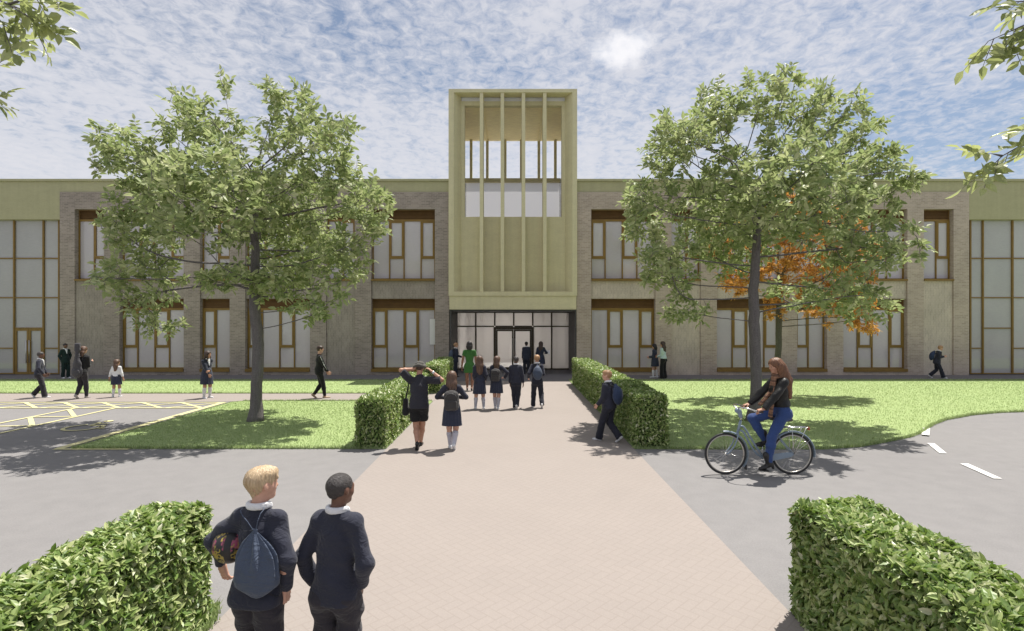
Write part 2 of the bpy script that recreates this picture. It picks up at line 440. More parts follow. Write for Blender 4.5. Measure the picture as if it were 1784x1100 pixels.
def m_render(name, col):
    """olive coloured cast panel: soft mottling and faint rain streaks"""
    m, t, b = new_mat(name)
    tc = t.new('ShaderNodeTexCoord').outputs['Object']
    n = t.noise(t.mapping(tc, (.8, .8, 2.2)), 1.3, 6, .65); st = t.noise(t.mapping(tc, (6, 6, .35)), 1.0, 4, .6); f = t.noise(t.mapping(tc, (1, 1, 4)), 9, 4, .65)
    mul = lambda a, k: tuple(x * k for x in a)
    c = t.ramp(n, [(.3, mul(col, .86)), (.7, mul(col, 1.1))])
    c = t.mix(.4, c, t.ramp(st, [(.3, mul(col, .8)), (.7, mul(col, 1.12))]))
    c = t.mix(.35, c, t.ramp(f, [(.3, mul(col, .82)), (.7, mul(col, 1.15))]))
    t.link(c, b.inputs['Base Color']); b.inputs['Roughness'].default_value = .85; b.inputs['Specular IOR Level'].default_value = .25
    t.link(t.bump(f, .15, .01), b.inputs['Normal']); return m
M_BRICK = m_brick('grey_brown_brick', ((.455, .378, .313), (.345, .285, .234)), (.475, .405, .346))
M_BRICKL = m_brick('shade_toned_grey_brick', ((.335, .285, .247), (.228, .194, .166)), (.36, .31, .272))  # dimmer light over the left block put into a darker brick colour
M_BRICKLV = m_brick('shade_toned_soldier_course', ((.325, .285, .242), (.25, .217, .186)), (.345, .304, .266), True)  # same painted shade for the left spandrels
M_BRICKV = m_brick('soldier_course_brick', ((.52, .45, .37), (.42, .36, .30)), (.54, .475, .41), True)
M_OLIVE = m_render('olive_cast_panel', (.625, .575, .37))
M_OLIVE2 = m_render('olive_fascia', (.405, .385, .235))
M_TIMBER = mat('timber_soffit', (.88, .73, .42), .7, .2, 3, .2, 30, stretch=(1, 12, 1))
M_BRONZE = mat('bronze_frame', (.215, .130, .028), .5, .12, 4, .05, 60, spec=.35)
M_DBRONZE = mat('dark_bronze_frame', (.060, .042, .022), .45, .15, 4, .05, 60, spec=.4)
M_LOUVRE = mat('bronze_louvre', (.17, .095, .035), .55, .12, 4, spec=.35)
M_DARK = mat('dark_grey_cladding', (.055, .052, .05), .6, .15, 3, .1, 30)
M_WHITE = mat('white_interior', (.75, .74, .72), .8, .04, 2)
M_ROOF = mat('grey_roof_membrane', (.30, .30, .30), .9, .1, 2)
M_PALE = mat('pale_grey_panel', (.80, .80, .83), .45, .06, .9, 0)
M_BACKLIT, _t, _b = new_mat('translucent_panel')
_b.inputs['Base Color'].default_value = (.8, .8, .82, 1); _b.inputs['Roughness'].default_value = .5
_tr = _t.new('ShaderNodeBsdfTranslucent'); _tr.inputs[0].default_value = (.80, .80, .84, 1); _mx = _t.new('ShaderNodeMixShader'); _mx.inputs[0].default_value = .36
_t.link(_b.outputs[0], _mx.inputs[1]); _t.link(_tr.outputs[0], _mx.inputs[2]); _t.link(_mx.outputs[0], _t.n['Material Output'].inputs[0])
M_STEEL = mat('brushed_steel', (.55, .55, .55), .3, .05, 10, metal=1)
def m_glass(name, tint, tr=.30, tl=0):
    """frosted glazing: scattering pane with some clear transmission and a soft gloss"""
    m, t, b = new_mat(name)
    tc = t.new('ShaderNodeTexCoord').outputs['Object']
    n = t.noise(t.mapping(tc, (1, 1, .5)), .8, 4, .55); f = t.noise(t.mapping(tc, (1, 1, 6)), 6, 4, .6)
    k = lambda a: tuple(x * a for x in tint)
    c = t.mix(.4, t.ramp(n, [(.3, k(.9)), (.7, k(1.06))]), t.ramp(f, [(.3, k(.88)), (.7, k(1.08))]))
    gi = t.new('ShaderNodeNewGeometry'); c = t.mix(1.0, c, t.ramp(gi.outputs['Random Per Island'], [(0, (.80, .80, .81)), (1, (1.05, 1.05, 1.05))]), 'MULTIPLY')
    t.link(c, b.inputs['Base Color']); b.inputs['Roughness'].default_value = .06; b.inputs['Specular IOR Level'].default_value = .8
    tb = t.new('ShaderNodeBsdfTransparent'); mx = t.new('ShaderNodeMixShader'); mx.inputs[0].default_value = tr
    src = b.outputs[0]
    if tl:
        tn = t.new('ShaderNodeBsdfTranslucent'); tn.inputs[0].default_value = (.9, .88, .88, 1); m2 = t.new('ShaderNodeMixShader'); m2.inputs[0].default_value = tl
        t.link(src, m2.inputs[1]); t.link(tn.outputs[0], m2.inputs[2]); src = m2.outputs[0]
    t.link(src, mx.inputs[1]); t.link(tb.outputs[0], mx.inputs[2]); t.link(mx.outputs[0], t.n['Material Output'].inputs[0]); return m
M_GLASS = m_glass('frosted_window_glass', (.61, .565, .575), .22)
M_CLGLASS = m_glass('opening_light_glass', (.74, .70, .70), .34)
M_CURT = mat('dark_curtain', (.10, .10, .11), .9, .2, 6)
M_LOBBY = mat('white_lobby', (.88, .86, .84), .8, .03, 2)
M_CGLASS = m_glass('curtain_wall_glass', (.545, .53, .515), .24)
M_EGLASS = m_glass('entrance_glass', (.92, .89, .88), .36, .72)
M_BGLASS = m_glass('balustrade_glass', (.10, .12, .15), .35)

school = empty('school_building', (0, 0, 0))
tag(school, 'two storey brick school with olive entrance tower and bronze framed windows', 'school building')

def wall_open(x0, x1, z0, z1, y, depth, opens):
    xs = sorted({x0, x1, *[v for o in opens for v in (o[0], o[1])]}); zs = sorted({z0, z1, *[v for o in opens for v in (o[2], o[3])]})
    mb = MB(); ins = lambda cx, cz: any(o[0] < cx < o[1] and o[2] < cz < o[3] for o in opens)
    for i in range(len(xs) - 1):
        for j in range(len(zs) - 1):
            if not ins((xs[i] + xs[i + 1]) / 2, (zs[j] + zs[j + 1]) / 2):
                mb.quad((xs[i], y, zs[j]), (xs[i + 1], y, zs[j]), (xs[i + 1], y, zs[j + 1]), (xs[i], y, zs[j + 1]))
    for a, b2, c, d2 in opens:
        yd = y + depth
        mb.quad((a, y, c), (a, y, d2), (a, yd, d2), (a, yd, c)); mb.quad((b2, y, c), (b2, yd, c), (b2, yd, d2), (b2, y, d2))
        mb.quad((a, y, d2), (b2, y, d2), (b2, yd, d2), (a, yd, d2)); mb.quad((a, y, c), (a, yd, c), (b2, yd, c), (b2, y, c))
    yd = y + depth
    mb.quad((x0, y, z0), (x0, y, z1), (x0, yd, z1), (x0, yd, z0)); mb.quad((x1, y, z0), (x1, yd, z0), (x1, yd, z1), (x1, y, z1))
    mb.quad((x0, y, z1), (x1, y, z1), (x1, yd, z1), (x0, yd, z1))
    return mb

def window(x0, x1, z0, z1, pattern, sillz, cas_h=.36):
    """z0..z1 is the opening above the sill; louvre on top; pattern F fixed / C casement with a pane below"""
    y = YB + .27; lz = z1 - .49
    fr, gl, lights, curtains = MB(), MB(), [], []; fw = .055
    wts = [1.18 if c == 'F' else 1.0 for c in pattern]; tot = sum(wts); xs = [x0]
    for k in wts: xs.append(xs[-1] + (x1 - x0) * k / tot)
    fr.box(x0, x1, y - .03, y + .07, lz - .045, lz + .045)
    fr.box(x0, x1, y - .025, y + .07, z0, z0 + .05)
    for i, x in enumerate(xs):
        a = x if i == 0 else (x - fw if i == len(xs) - 1 else x - fw / 2)
        fr.box(a, a + fw, y - .04, y + .075, z0 + .05, lz - .045)
    for i, c in enumerate(pattern):
        a, b2 = xs[i] + (fw if i == 0 else fw / 2), xs[i + 1] - (fw if i == len(pattern) - 1 else fw / 2)
        if c != 'C': gl.box(a, b2, y + .012, y + .030, z0 + .05, lz - .045)
        else:
            zm = z0 + (lz - z0) * cas_h; k = .075
            gl.box(a, b2, y + .012, y + .030, z0 + .05, zm - .03)
            cgl = MB(); lights.append(cgl); cgl.box(a + k, b2 - k, y - .012, y + .006, zm + .03 + k, lz - .045 - k)
            if random.random() < .75:                     # gathered curtain hanging inside the opening light
                za, zb_, n_ = lz - .10, zm + .05, 8; xa = a + (b2 - a) * random.uniform(.45, .75); wb = (b2 - a) * random.uniform(.20, .34); mir = random.choice((-1, 1))
                top = [(xa + .05 * (q / n_ - .5), y + .14 + .012 * (q % 2), za) for q in range(n_ + 1)]; mid_ = [(xa + mir * wb * .25 + wb * .55 * (q / n_ - .5), y + .14 + .03 * (q % 2), (za + zb_) / 2) for q in range(n_ + 1)]
                bot = [(xa - mir * wb * .1 + wb * (q / n_ - .5), y + .14 + .045 * (q % 2), zb_) for q in range(n_ + 1)]
                bk_ = [(p[0], p[1] + .02, p[2]) for p in top + mid_ + bot]; Fc = []
                for r_ in range(2):
                    for q in range(n_):
                        i0 = r_ * (n_ + 1) + q; f4 = (i0, i0 + 1, i0 + n_ + 2, i0 + n_ + 1); Fc.append(f4); Fc.append(tuple(v + 3 * (n_ + 1) for v in f4[::-1]))
                cur = MB(); curtains.append(cur); cur.add(top + mid_ + bot + bk_, Fc)
            fr.box(a, b2, y - .045, y + .06, zm - .03, zm + .03)
            fr.box(a, a + k, y - .055, y + .05, zm + .03, lz - .045); fr.box(b2 - k, b2, y - .055, y + .05, zm + .03, lz - .045)
            fr.box(a + k, b2 - k, y - .055, y + .05, zm + .03, zm + .03 + k); fr.box(a + k, b2 - k, y - .055, y + .05, lz - .045 - k, lz - .045)
    wo = fr.build('window', M_BRONZE, school)
    gl.build('glass', M_GLASS, wo); [q.build('opening_light', M_CLGLASS, wo) for q in lights]; [q.build('curtain', M_CURT, wo) for q in curtains]
    lv = MB(); n = 6
    lv.box(x0, x0 + .04, y - .02, y + .07, lz + .045, z1); lv.box(x1 - .04, x1, y - .02, y + .07, lz + .045, z1); lv.box(x0 + .04, x1 - .04, y - .02, y + .07, z1 - .035, z1)
    h = (z1 - .035 - lz - .045) / n
    lv.box(x0 + .04, x1 - .04, y + .05, y + .06, lz + .045, z1 - .035)
    for k in range(n):
        za = lz + .045 + h * k
        lv.add([(x0 + .04, y - .01, za + .004), (x1 - .04, y - .01, za + .004), (x1 - .04, y + .045, za + h * .9), (x0 + .04, y + .045, za + h * .9),
                (x0 + .04, y - .01, za + .016), (x1 - .04, y - .01, za + .016), (x1 - .04, y + .045, za + h * .9 + .012), (x0 + .04, y + .045, za + h * .9 + .012)],
               [(0, 3, 2, 1), (4, 5, 6, 7), (0, 1, 5, 4), (1, 2, 6, 5), (2, 3, 7, 6), (3, 0, 4, 7)])
    lv.build('louvre', M_LOUVRE, wo)
    sb = MB(); sb.box(x0 + .003, x1 - .003, YB - .055, y + .09, sillz, z0 - .002); sb.build('sill', M_BRONZE, wo)

Z_U1, Z_U0, Z_US = bz(364.5), bz(486.5), bz(489.5)
Z_L1, Z_L0, Z_LS = bz(520.5), bz(643), bz(648)
ZP = bz(335)
LEFT = [('N', 130, 181), ('W', 208, 320), ('n', 348, 400), ('W', 427, 540), ('N', 568, 618), ('W', 646.5, 757.7)]
RIGHT = [('W', 1030, 1142), ('N', 1170, 1221), ('W', 1249, 1361), ('n', 1389, 1441), ('W', 1469.5, 1581), ('N', 1609.5, 1661.5)]
PB = 23  # unused scale note
for side, cols, xa, xb in (('L', LEFT, 104, 782.5), ('R', RIGHT, 1004.5, 1688.5)):
    ops, spb = [], MB()
    for typ, a, b2 in cols:
        A, B = bx(a), bx(b2)
        if typ == 'N':
            ops.append((A, B, 0.0, Z_U1)); spb.box(A + .004, B - .004, YB + .07, YB + .30, 0, Z_US - .002)
        else:
            ops.append((A, B, Z_LS, Z_U1)); spb.box(A + .004, B - .004, YB + .09, YB + .33, Z_L1, Z_US - .002)
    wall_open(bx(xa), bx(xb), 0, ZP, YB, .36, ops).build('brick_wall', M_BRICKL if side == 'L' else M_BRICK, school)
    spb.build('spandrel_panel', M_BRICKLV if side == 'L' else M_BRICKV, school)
    for typ, a, b2 in cols:
        A, B = bx(a) + .006, bx(b2) - .006
        if typ in 'Nn':
            window(A, B, Z_U0, Z_U1 - .006, 'FC', Z_US)
            if typ == 'n': window(A, B, Z_L0, Z_L1 - .006, 'CF', Z_LS)
        else:
            window(A, B, Z_U0, Z_U1 - .006, 'FCFC' if side == 'L' else 'CFCF', Z_US)
            window(A, B, Z_L0, Z_L1 - .006, 'CFCF' if side == 'L' else 'FCFC', Z_LS)
# olive fascia over the brick and over the glazed wings
fa = MB(); ZT = bz(312); ZC = bz(316)
fa.box(-42, bx(104) - .002, YB + .05, YB + .4, bz(383) + .02, ZC); fa.box(bx(1688.5) + .002, 42, YB + .05, YB + .4, bz(383) + .02, ZC)
fa.box(bx(104), bx(782.5) - .003, YB + .05, YB + .4, ZP + .002, ZC); fa.box(bx(1004.5) + .003, bx(1688.5), YB + .05, YB + .4, ZP + .002, ZC)
fa.build('fascia', M_OLIVE2, school)
cp = MB(); cp.box(-42.05, bx(782.5) - .003, YB - .02, YB + .5, ZC + .002, ZT); cp.box(bx(1004.5) + .003, 42.05, YB - .02, YB + .5, ZC + .002, ZT)
cp.build('coping', M_OLIVE2, school)
ro = MB(); ro.box(-42, bx(782.5) - .01, YB + .51, 43, 8.7, 8.85); ro.box(bx(1004.5) + .01, 42, YB + .51, 43, 8.7, 8.85); ro.box(bx(782.5) - .01, bx(1004.5) + .01, 36.2, 43, 8.7, 8.85)  # added gap above the lobby lets sun in to brighten the entrance
ro.build('roof', M_ROOF, school)
# interior: floors, rear and cross walls seen faintly through the glazing
it = MB(); TX_0, TX_1 = bx(782), bx(1005)
it.box(-42, TX_0, 31.9, 32.1, 0, 8.69); it.box(TX_1, 42, 31.9, 32.1, 0, 8.69)
for xa, xb in ((-42, bx(104) - .5), (bx(104) - .4, bx(782.5)), (bx(1004.5), bx(1688.5) + .4), (bx(1688.5) + .5, 42)):
    wing = xa < -30 or xb > 30
    if wing: it.box(xa, xb, YB + 1.4, 31.9, 3.10, 4.28)
    else: it.box(xa, xb, YB + .45, 31.9, 3.75, 4.2)
for x in (-42, -27, bx(104) - .45, -16.2, -11.6, -6.5, 6.4, 11.9, 16.6, bx(1688.5) + .4, 27, 41.9): it.box(x, x + .1, YB + .5, 31.9, 0.02, 8.68)
it.build('interior', M_WHITE, school)
# stair inside the left wing
st = MB()
x0s, z0s = -25.6, 2.35
for k in range(14):
    xs_ = -25.8 + .30 * k; zs_ = 2.55 + .17 * k
    st.box(xs_, xs_ + .30, YB + .85, YB + 1.35, zs_ - .55, zs_)
st.build('staircase', M_WHITE, school)

# ---- curtain walls of the two wings
YW = YB + .32
def wx(px): return (px - 892.0) * YW / F
def wz(py): return CAM_H + (560.0 - py) * YW / F
def cwall(xlist, door=None, extra=()):
    fr, gl = MB(), MB(); x0, x1 = xlist[0], xlist[-1]; zt = wz(383); zr = [wz(450.6), wz(519), wz(607)]
    z0 = .03; hw = .035
    for x in xlist: fr.box(x - hw, x + hw, YW - .07, YW + .08, z0, zt + .2)
    for i in range(len(xlist) - 1):
        a, b2 = xlist[i] + hw, xlist[i + 1] - hw
        isd = door is not None and abs(xlist[i] - door) < .01
        zs = [zt, zr[0], zr[1]] + ([wz(572)] if isd or i in extra else [zr[2]]) 
        for z in zs: fr.box(a, b2, YW - .05, YW + .06, z - .028, z + .028)
        if not isd: fr.box(a, b2, YW - .05, YW + .06, z0, z0 + .05)
        gl.box(a - .005, b2 + .005, YW, YW + .02, wz(572) + .0 if isd else z0 + .02, zt + .19)
    o = fr.build('curtain_wall', M_BRONZE, school); gl.build('glass', M_CGLASS, o); return o
dx = wx(77) - wx(26)
xl = [wx(26) - dx * k for k in range(10, 0, -1)] + [wx(26), wx(77), wx(103.5) + .02]
cwall(xl, door=wx(26))
dx2 = wx(1762.6) - wx(1711)
xr = [wx(1688.5) + .02, wx(1711)] + [wx(1711) + dx2 * k for k in range(1, 11)]
cwall(xr, None, (1, 5, 9))
def double_door(x0, x1, z1, y, m, gmat, k=.10, grp=None):
    fr = MB(); xm = (x0 + x1) / 2
    for a, b2 in ((x0, xm - .006), (xm + .006, x1)):
        fr.box(a, a + k, y - .04, y + .04, .015, z1); fr.box(b2 - k, b2, y - .04, y + .04, .015, z1)
        fr.box(a + k, b2 - k, y - .04, y + .04, z1 - k, z1); fr.box(a + k, b2 - k, y - .04, y + .04, .015, .015 + k * 1.3)
    o = fr.build('door', m, school); g = MB()
    for a, b2 in ((x0, xm - .006), (xm + .006, x1)): g.box(a + k, b2 - k, y, y + .02, .015 + k * 1.3, z1 - k)
    g.build('glass', gmat, o)
    for sx_ in (-1, 1):
        h = MB(); xx = xm + sx_ * .075
        h.tube([(xx, y - .10, .55), (xx, y - .10, 1.65)], .016, 10)
        for zz_ in (.62, 1.58): h.tube([(xx, y - .10, zz_), (xx, y - .035, zz_)], .010, 8)
        h.build('handle', M_STEEL, o, True)
double_door(wx(26) + .04, wx(77) - .04, wz(572) - .035, YW - .01, M_BRONZE, M_CGLASS, .09)

# ---- entrance tower
TX0, TX1 = bx(782), bx(1005); TZ = bz(157); TB = 31.6
tower = MB()
YP = YB + .45                                    # recessed panel plane
xi0, xi1 = bx(791), bx(993 + 4)
xb0, xb1 = bx(803.6) * YP / YB, (1786 - 803.6 - 892 + 2) / S * YP / YB
zt1 = bz(163); zt2 = CAM_H + (560 - 170) * YP / F
zl = bz(509)
# front face frame (flush ring)
Y0 = YB - .12
def ring(mb, xo0, xo1, zo0, zo1, yo, xi0, xi1, zi0, zi1, yi):
    o = [(xo0, yo, zo0), (xo1, yo, zo0), (xo1, yo, zo1), (xo0, yo, zo1)]; i = [(xi0, yi, zi0), (xi1, yi, zi0), (xi1, yi, zi1), (xi0, yi, zi1)]
    mb.add(o + i, [(0, 1, 5, 4), (1, 2, 6, 5), (2, 3, 7, 6), (3, 0, 4, 7)])
zb_led = bz(516)
ring(tower, TX0, TX1, zb_led, TZ, Y0, xi0, xi1, zl, zt1, Y0)
ring(tower, xi0, xi1, zl, zt1, Y0, xb0, xb1, zl + .02, zt2, YP)
# sides, top, back of the tower shell
tower.quad((TX0, Y0, zb_led), (TX0, Y0, TZ), (TX0, TB, TZ), (TX0, TB, zb_led)); tower.quad((TX1, Y0, zb_led), (TX1, TB, zb_led), (TX1, TB, TZ), (TX1, Y0, TZ))
tower.quad((TX0, Y0, TZ), (TX1, Y0, TZ), (TX1, TB, TZ), (TX0, TB, TZ)); tower.quad((TX0, Y0, zb_led), (TX0, TB, zb_led), (TX1, TB, zb_led), (TX1, Y0, zb_led))
shell = tower.build('tower', M_OLIVE, school)
band = MB(); band.box(TX0 + .03, TX1 - .03, Y0 + .05, 29.6, bz(539.5), zb_led - .003); band.build('canopy_band', M_OLIVE, shell)
# opening surround strips at panel plane, panel, header
xo0, xo1 = (809.6 - 892) * YP / F, (978.6 - 892 + 0) * YP / F
pz = CAM_H + (560 - 378) * YP / F
zc1 = CAM_H + (560 - 176.6) * YP / F; zc2 = CAM_H + (560 - 184) * YP / F
pn = MB()
pn.box(xb0, xb1, YP + .002, YP + .30, zl - .2, pz)
pn.box(xb0, xo0, YP, YP + .30, pz + .001, zc1); pn.box(xo1, xb1, YP, YP + .30, pz + .001, zc1)
pn.box(xo0 - .002, xo1 + .002, YP + .004, YP + .28, zc2, zc1 - .002)
pn.build('front_panel', M_OLIVE, shell)
cg = MB(); cg.box(xb0 + .004, xb1 - .004, YP + .06, YP + .09, zc1, zt2 + .05)
for k in range(10): cg.box(xb0 + .4 + k * .47, xb0 + .43 + k * .47, YP + .03, YP + .1, zc1, zt2 + .05)
cg.build('clerestory', M_PALE, shell)
# ledge and fins
ld = MB(); ld.box(xi0 + .01, xi1 - .01, Y0 + .02, YP, zl - .06, zl + .018); ld.build('ledge', M_OLIVE, shell)
for px in (839, 875.3, 912, 949):
    fn = MB(); xc = bx(px); fn.box(xc - .083, xc + .083, Y0 + .03, YP + .16, zl + .02, zt1 + .0); fn.build('fin', M_OLIVE, shell, bevel=.006)
# lantern room: ceiling, side walls, back wall, posts
cl_ = MB(); cl_.box(TX0 + .25, TX1 - .25, YP + .3, TB - .02, zc2, zc2 + .12); cl_.build('ceiling', M_TIMBER, shell)
bm_ = MB()
zback = CAM_H + (560 - 318) * TB / F
for px in (848, 938):
    bm_ = MB(); bm_.box((px - 892) * TB / F - .05, (px - 892) * TB / F + .05, YP + .31, TB - .05, zc2 - .10, zc2 - .002); bm_.build('ceiling_beam', M_TIMBER, shell)
bk = MB(); zbk = CAM_H + (560 - 313.5) * TB / F; zb2 = CAM_H + (560 - 320.5) * TB / F
bk.box(TX0 + .3, TX1 - .3, TB - .35, TB - .05, zb2, zbk); bk.build('back_parapet', M_OLIVE, shell)
bw = MB(); bw.quad((TX0 + .3, TB - .2, 6.0), (TX1 - .3, TB - .2, 6.0), (TX1 - .3, TB - .2, zb2 - .002), (TX0 + .3, TB - .2, zb2 - .002)); bw.build('back_panel', M_BACKLIT, shell)
for px in (821.3, 849.3, 880.3, 908, 938.5, 967):
    p_ = MB(); xc = (px - 892) * TB / F; p_.box(xc - .075, xc + .075, TB - .3, TB - .12, zbk + .001, zc2 - .001); p_.build('post', M_OLIVE, shell)
# remove the shell's rear view blockage: back is left open above the parapet
for sx_ in (0, 1):
    xw = TX0 + .22 if sx_ == 0 else TX1 - .34
    sw = MB(); sw.box(xw, xw + .12, YP + .31, TB - .36, 4.2, zback - .9); sw.build('side_wall', M_OLIVE, shell)
    sg = MB(); sg.box(xw + .13 if sx_ == 0 else xw - .03, xw + .16 if sx_ == 0 else xw - .005, YP + .35, TB - .4, 7.3, zback - .12); sg.build('balustrade', M_BGLASS, shell)
fl = MB(); fl.box(TX0 + .3, TX1 - .3, YP + .35, TB - .3, 6.9, 7.1); fl.build('lantern_floor', M_PALE, shell)

# ---- recessed glazed entrance below the tower
YE = 28.9
def ex(px): return (px - 892.0) * YE / F
def ez(py): return CAM_H + (560.0 - py) * YE / F
en = MB()
ztop = bz(539.5)
en.box(bx(783.5), bx(786), YB - .02, YE + .3, 0, ztop - .003); en.box(bx(1002), bx(1004), YB - .02, YE + .3, 0, ztop - .003)
en.box(ex(783), ex(796), YE - .06, YE + .2, 0, ztop - .004); en.box(ex(994), ex(1005), YE - .06, YE + .2, 0, ztop - .004)
en.box(bx(786) + .003, bx(1002) - .003, YB + .0, YE + .3, ztop - .09, ztop - .006)
en.build('entrance_surround', M_DARK, school)
xm = [ex(796) + (ex(994) - ex(796)) * k / 6 for k in range(7)]
fr, gl = MB(), MB(); zt = ez(545.6); zm = ez(569); hw = .035
for i, x in enumerate(xm):
    z0_ = zm + .02 if i == 3 else .01
    if i in (2, 4): fr.box(x - .06, x + .06, YE - .07, YE + .07, .01, zm - .03)
    fr.box(x - hw, x + hw, YE - .05, YE + .06, zm + .0301 if i in (2, 3, 4) else .01, zt)
fr.box(xm[0] - hw, xm[6] + hw, YE - .06, YE + .07, zt + .001, zt + .10)
for i in range(6):
    a, b2 = xm[i] + hw, xm[i + 1] - hw
    dr_ = i in (2, 3)
    fr.box(a, b2, YE - .055, YE + .055, zm - .03, zm + .03)
    if not dr_: fr.box(a, b2, YE - .055, YE + .055, .01, .07)
    gl.box(a - .004, b2 + .004, YE, YE + .02, zm if dr_ else .05, zt)
eo = fr.build('entrance_screen', M_DBRONZE, school); gl.build('glass', M_EGLASS, eo)
dh = MB(); dh.box(xm[2] + .062, xm[4] - .062, YE - .07, YE + .07, zm - .16, zm - .032); dh.build('door_head', M_DBRONZE, eo)
double_door(xm[2] + .065, xm[4] - .065, zm - .165, YE - .01, M_DBRONZE, M_EGLASS, .085)
# lobby: pale walls, ceiling, two columns; rear open to the added roof gap for sun
lb = MB(); lb.box(TX0, TX1, 36.2, 36.3, .02, 8.69); lb.box(TX0, TX1, YE + .3, 31.4, 3.21, 3.3); lb.box(TX0, TX1, YE + .22, 36.2, .012, .02); lb.box(TX0 + .0, TX0 + .06, YE + .31, 36.19, .025, 8.68); lb.box(TX1 - .06, TX1, YE + .31, 36.19, .025, 8.68)
for x in (-2.45, -1.75, 1.6, 2.3): lb.box(x, x + .22, 30.0, 30.2, 0, 3.2)
lb.build('lobby', M_LOBBY, school)
# white notice behind the ground floor window beside the entrance
nb = MB(); nb.box(bx(747.5), bx(757), YB + .22, YB + .23, bz(601), bz(556)); nb.build('notice_board', M_WHITE, school)
# ================================================================== vegetation
def unit(a): return a / np.maximum(np.linalg.norm(a, axis=-1, keepdims=True), 1e-9)
def leaves(P, D, N, L, W, fold=.18):
    """P base points, D leaf directions, N approximate upper-side normals, L lengths, W widths"""
    n = len(P); D = unit(D); Sd = unit(np.cross(D, N)); Up = np.cross(Sd, D)
    prof = [(0, 0, 0), (.35, 0, 0), (.70, 0, 0), (1.0, 0, 0), (.30, -.5, 1), (.66, -.40, 1), (.30, .5, 1), (.66, .40, 1)]
    droop = (rng.random(n) * .25)[:, None]
    V = np.empty((n, 8, 3))
    for i, (a, s_, f) in enumerate(prof):
        V[:, i] = P + D * (L * a)[:, None] + Sd * (W * s_)[:, None] + Up * ((W * fold * f)[:, None] - droop * (L * a * a)[:, None])
    T = np.array([[0, 1, 4], [1, 0, 6], [2, 3, 7], [3, 2, 5]]); Q = np.array([[1, 2, 5, 4], [2, 1, 6, 7]])
    o = (np.arange(n) * 8)[:, None, None]
    return V.reshape(-1, 3), (T[None] + o).reshape(-1, 3), (Q[None] + o).reshape(-1, 4)

def m_bark(name, col, col2):
    m, t, b = new_mat(name)
    tc = t.new('ShaderNodeTexCoord').outputs['Object']
    n = t.noise(t.mapping(tc, (14, 14, 2.5)), 1.6, 6, .7); f = t.noise(tc, 40, 4, .7)
    c = t.ramp(n, [(.3, col), (.7, col2)]); c = t.mix(.35, c, t.ramp(f, [(.3, tuple(x * .6 for x in col)), (.72, tuple(x * 1.5 for x in col2))]))
    t.link(c, b.inputs['Base Color']); b.inputs['Roughness'].default_value = .95; b.inputs['Specular IOR Level'].default_value = .15
    t.link(t.bump(n, .8, .04), b.inputs['Normal']); return m
M_BARK = m_bark('grey_bark', (.115, .102, .102), (.215, .195, .192))
M_BARK2 = m_bark('green_brown_bark', (.085, .085, .06), (.15, .14, .11))
M_LEAF = m_leaf('tree_leaf', [(0, (.15, .21, .07)), (.35, (.27, .33, .135)), (.7, (.41, .45, .22)), (1, (.56, .57, .34))], .35, .48, (.55, .66, .27), .35)
M_LEAFN = m_leaf('near_branch_leaf', [(0, (.14, .18, .06)), (.5, (.27, .32, .13)), (1, (.42, .45, .22))], .5, .36, (.55, .60, .22), .6)
M_ORANGE = m_leaf('orange_leaf', [(0, (.40, .18, .035)), (.5, (.60, .31, .075)), (1, (.75, .45, .15))], .38, .5, (.85, .48, .10), .3)

def space_col(base, attr, h0, h1, step=.24, kill=.42, infl=1.9, iters=110, lean=(0, 0), sd=0):
    r = np.random.default_rng(sd)
    N = [np.array(base, float)]; par = [-1]; z = 0.0
    while z < h1:                                   # the leader
        z += step; k = len(N) - 1
        p = N[k] + np.array([lean[0] * step + r.normal(0, .016), lean[1] * step + r.normal(0, .016), step]); N.append(p); par.append(k)
    N = np.array(N); par = list(par); A = attr.copy(); start_ok = N[:, 2] - base[2] > h0
    blocked = ~start_ok
    for _ in range(iters):
        if len(A) == 0: break
        d = np.linalg.norm(A[:, None] - N[None], axis=2)
        d[:, :len(blocked)][:, blocked] = 99
        near = d.argmin(1); dist = d[np.arange(len(A)), near]
        act = dist < infl
        if not act.any(): infl *= 1.35; continue
        dirs = {}
        for a, n_ in zip(A[act], near[act]): dirs.setdefault(n_, []).append((a - N[n_]) / (np.linalg.norm(a - N[n_]) + 1e-9))
        new = []
        for n_, ds in dirs.items():
            v = np.sum(ds, 0) + r.normal(0, .16, 3) + np.array([0, 0, .18]); v /= np.linalg.norm(v) + 1e-9
            new.append(N[n_] + v * step); par.append(n_)
        N = np.concatenate([N, np.array(new)])
        d2 = np.min(np.linalg.norm(A[:, None] - N[None, -len(new):], axis=2), axis=1)
        A = A[d2 > kill]
        if len(N) > 5200: break
    return N, np.array(par)

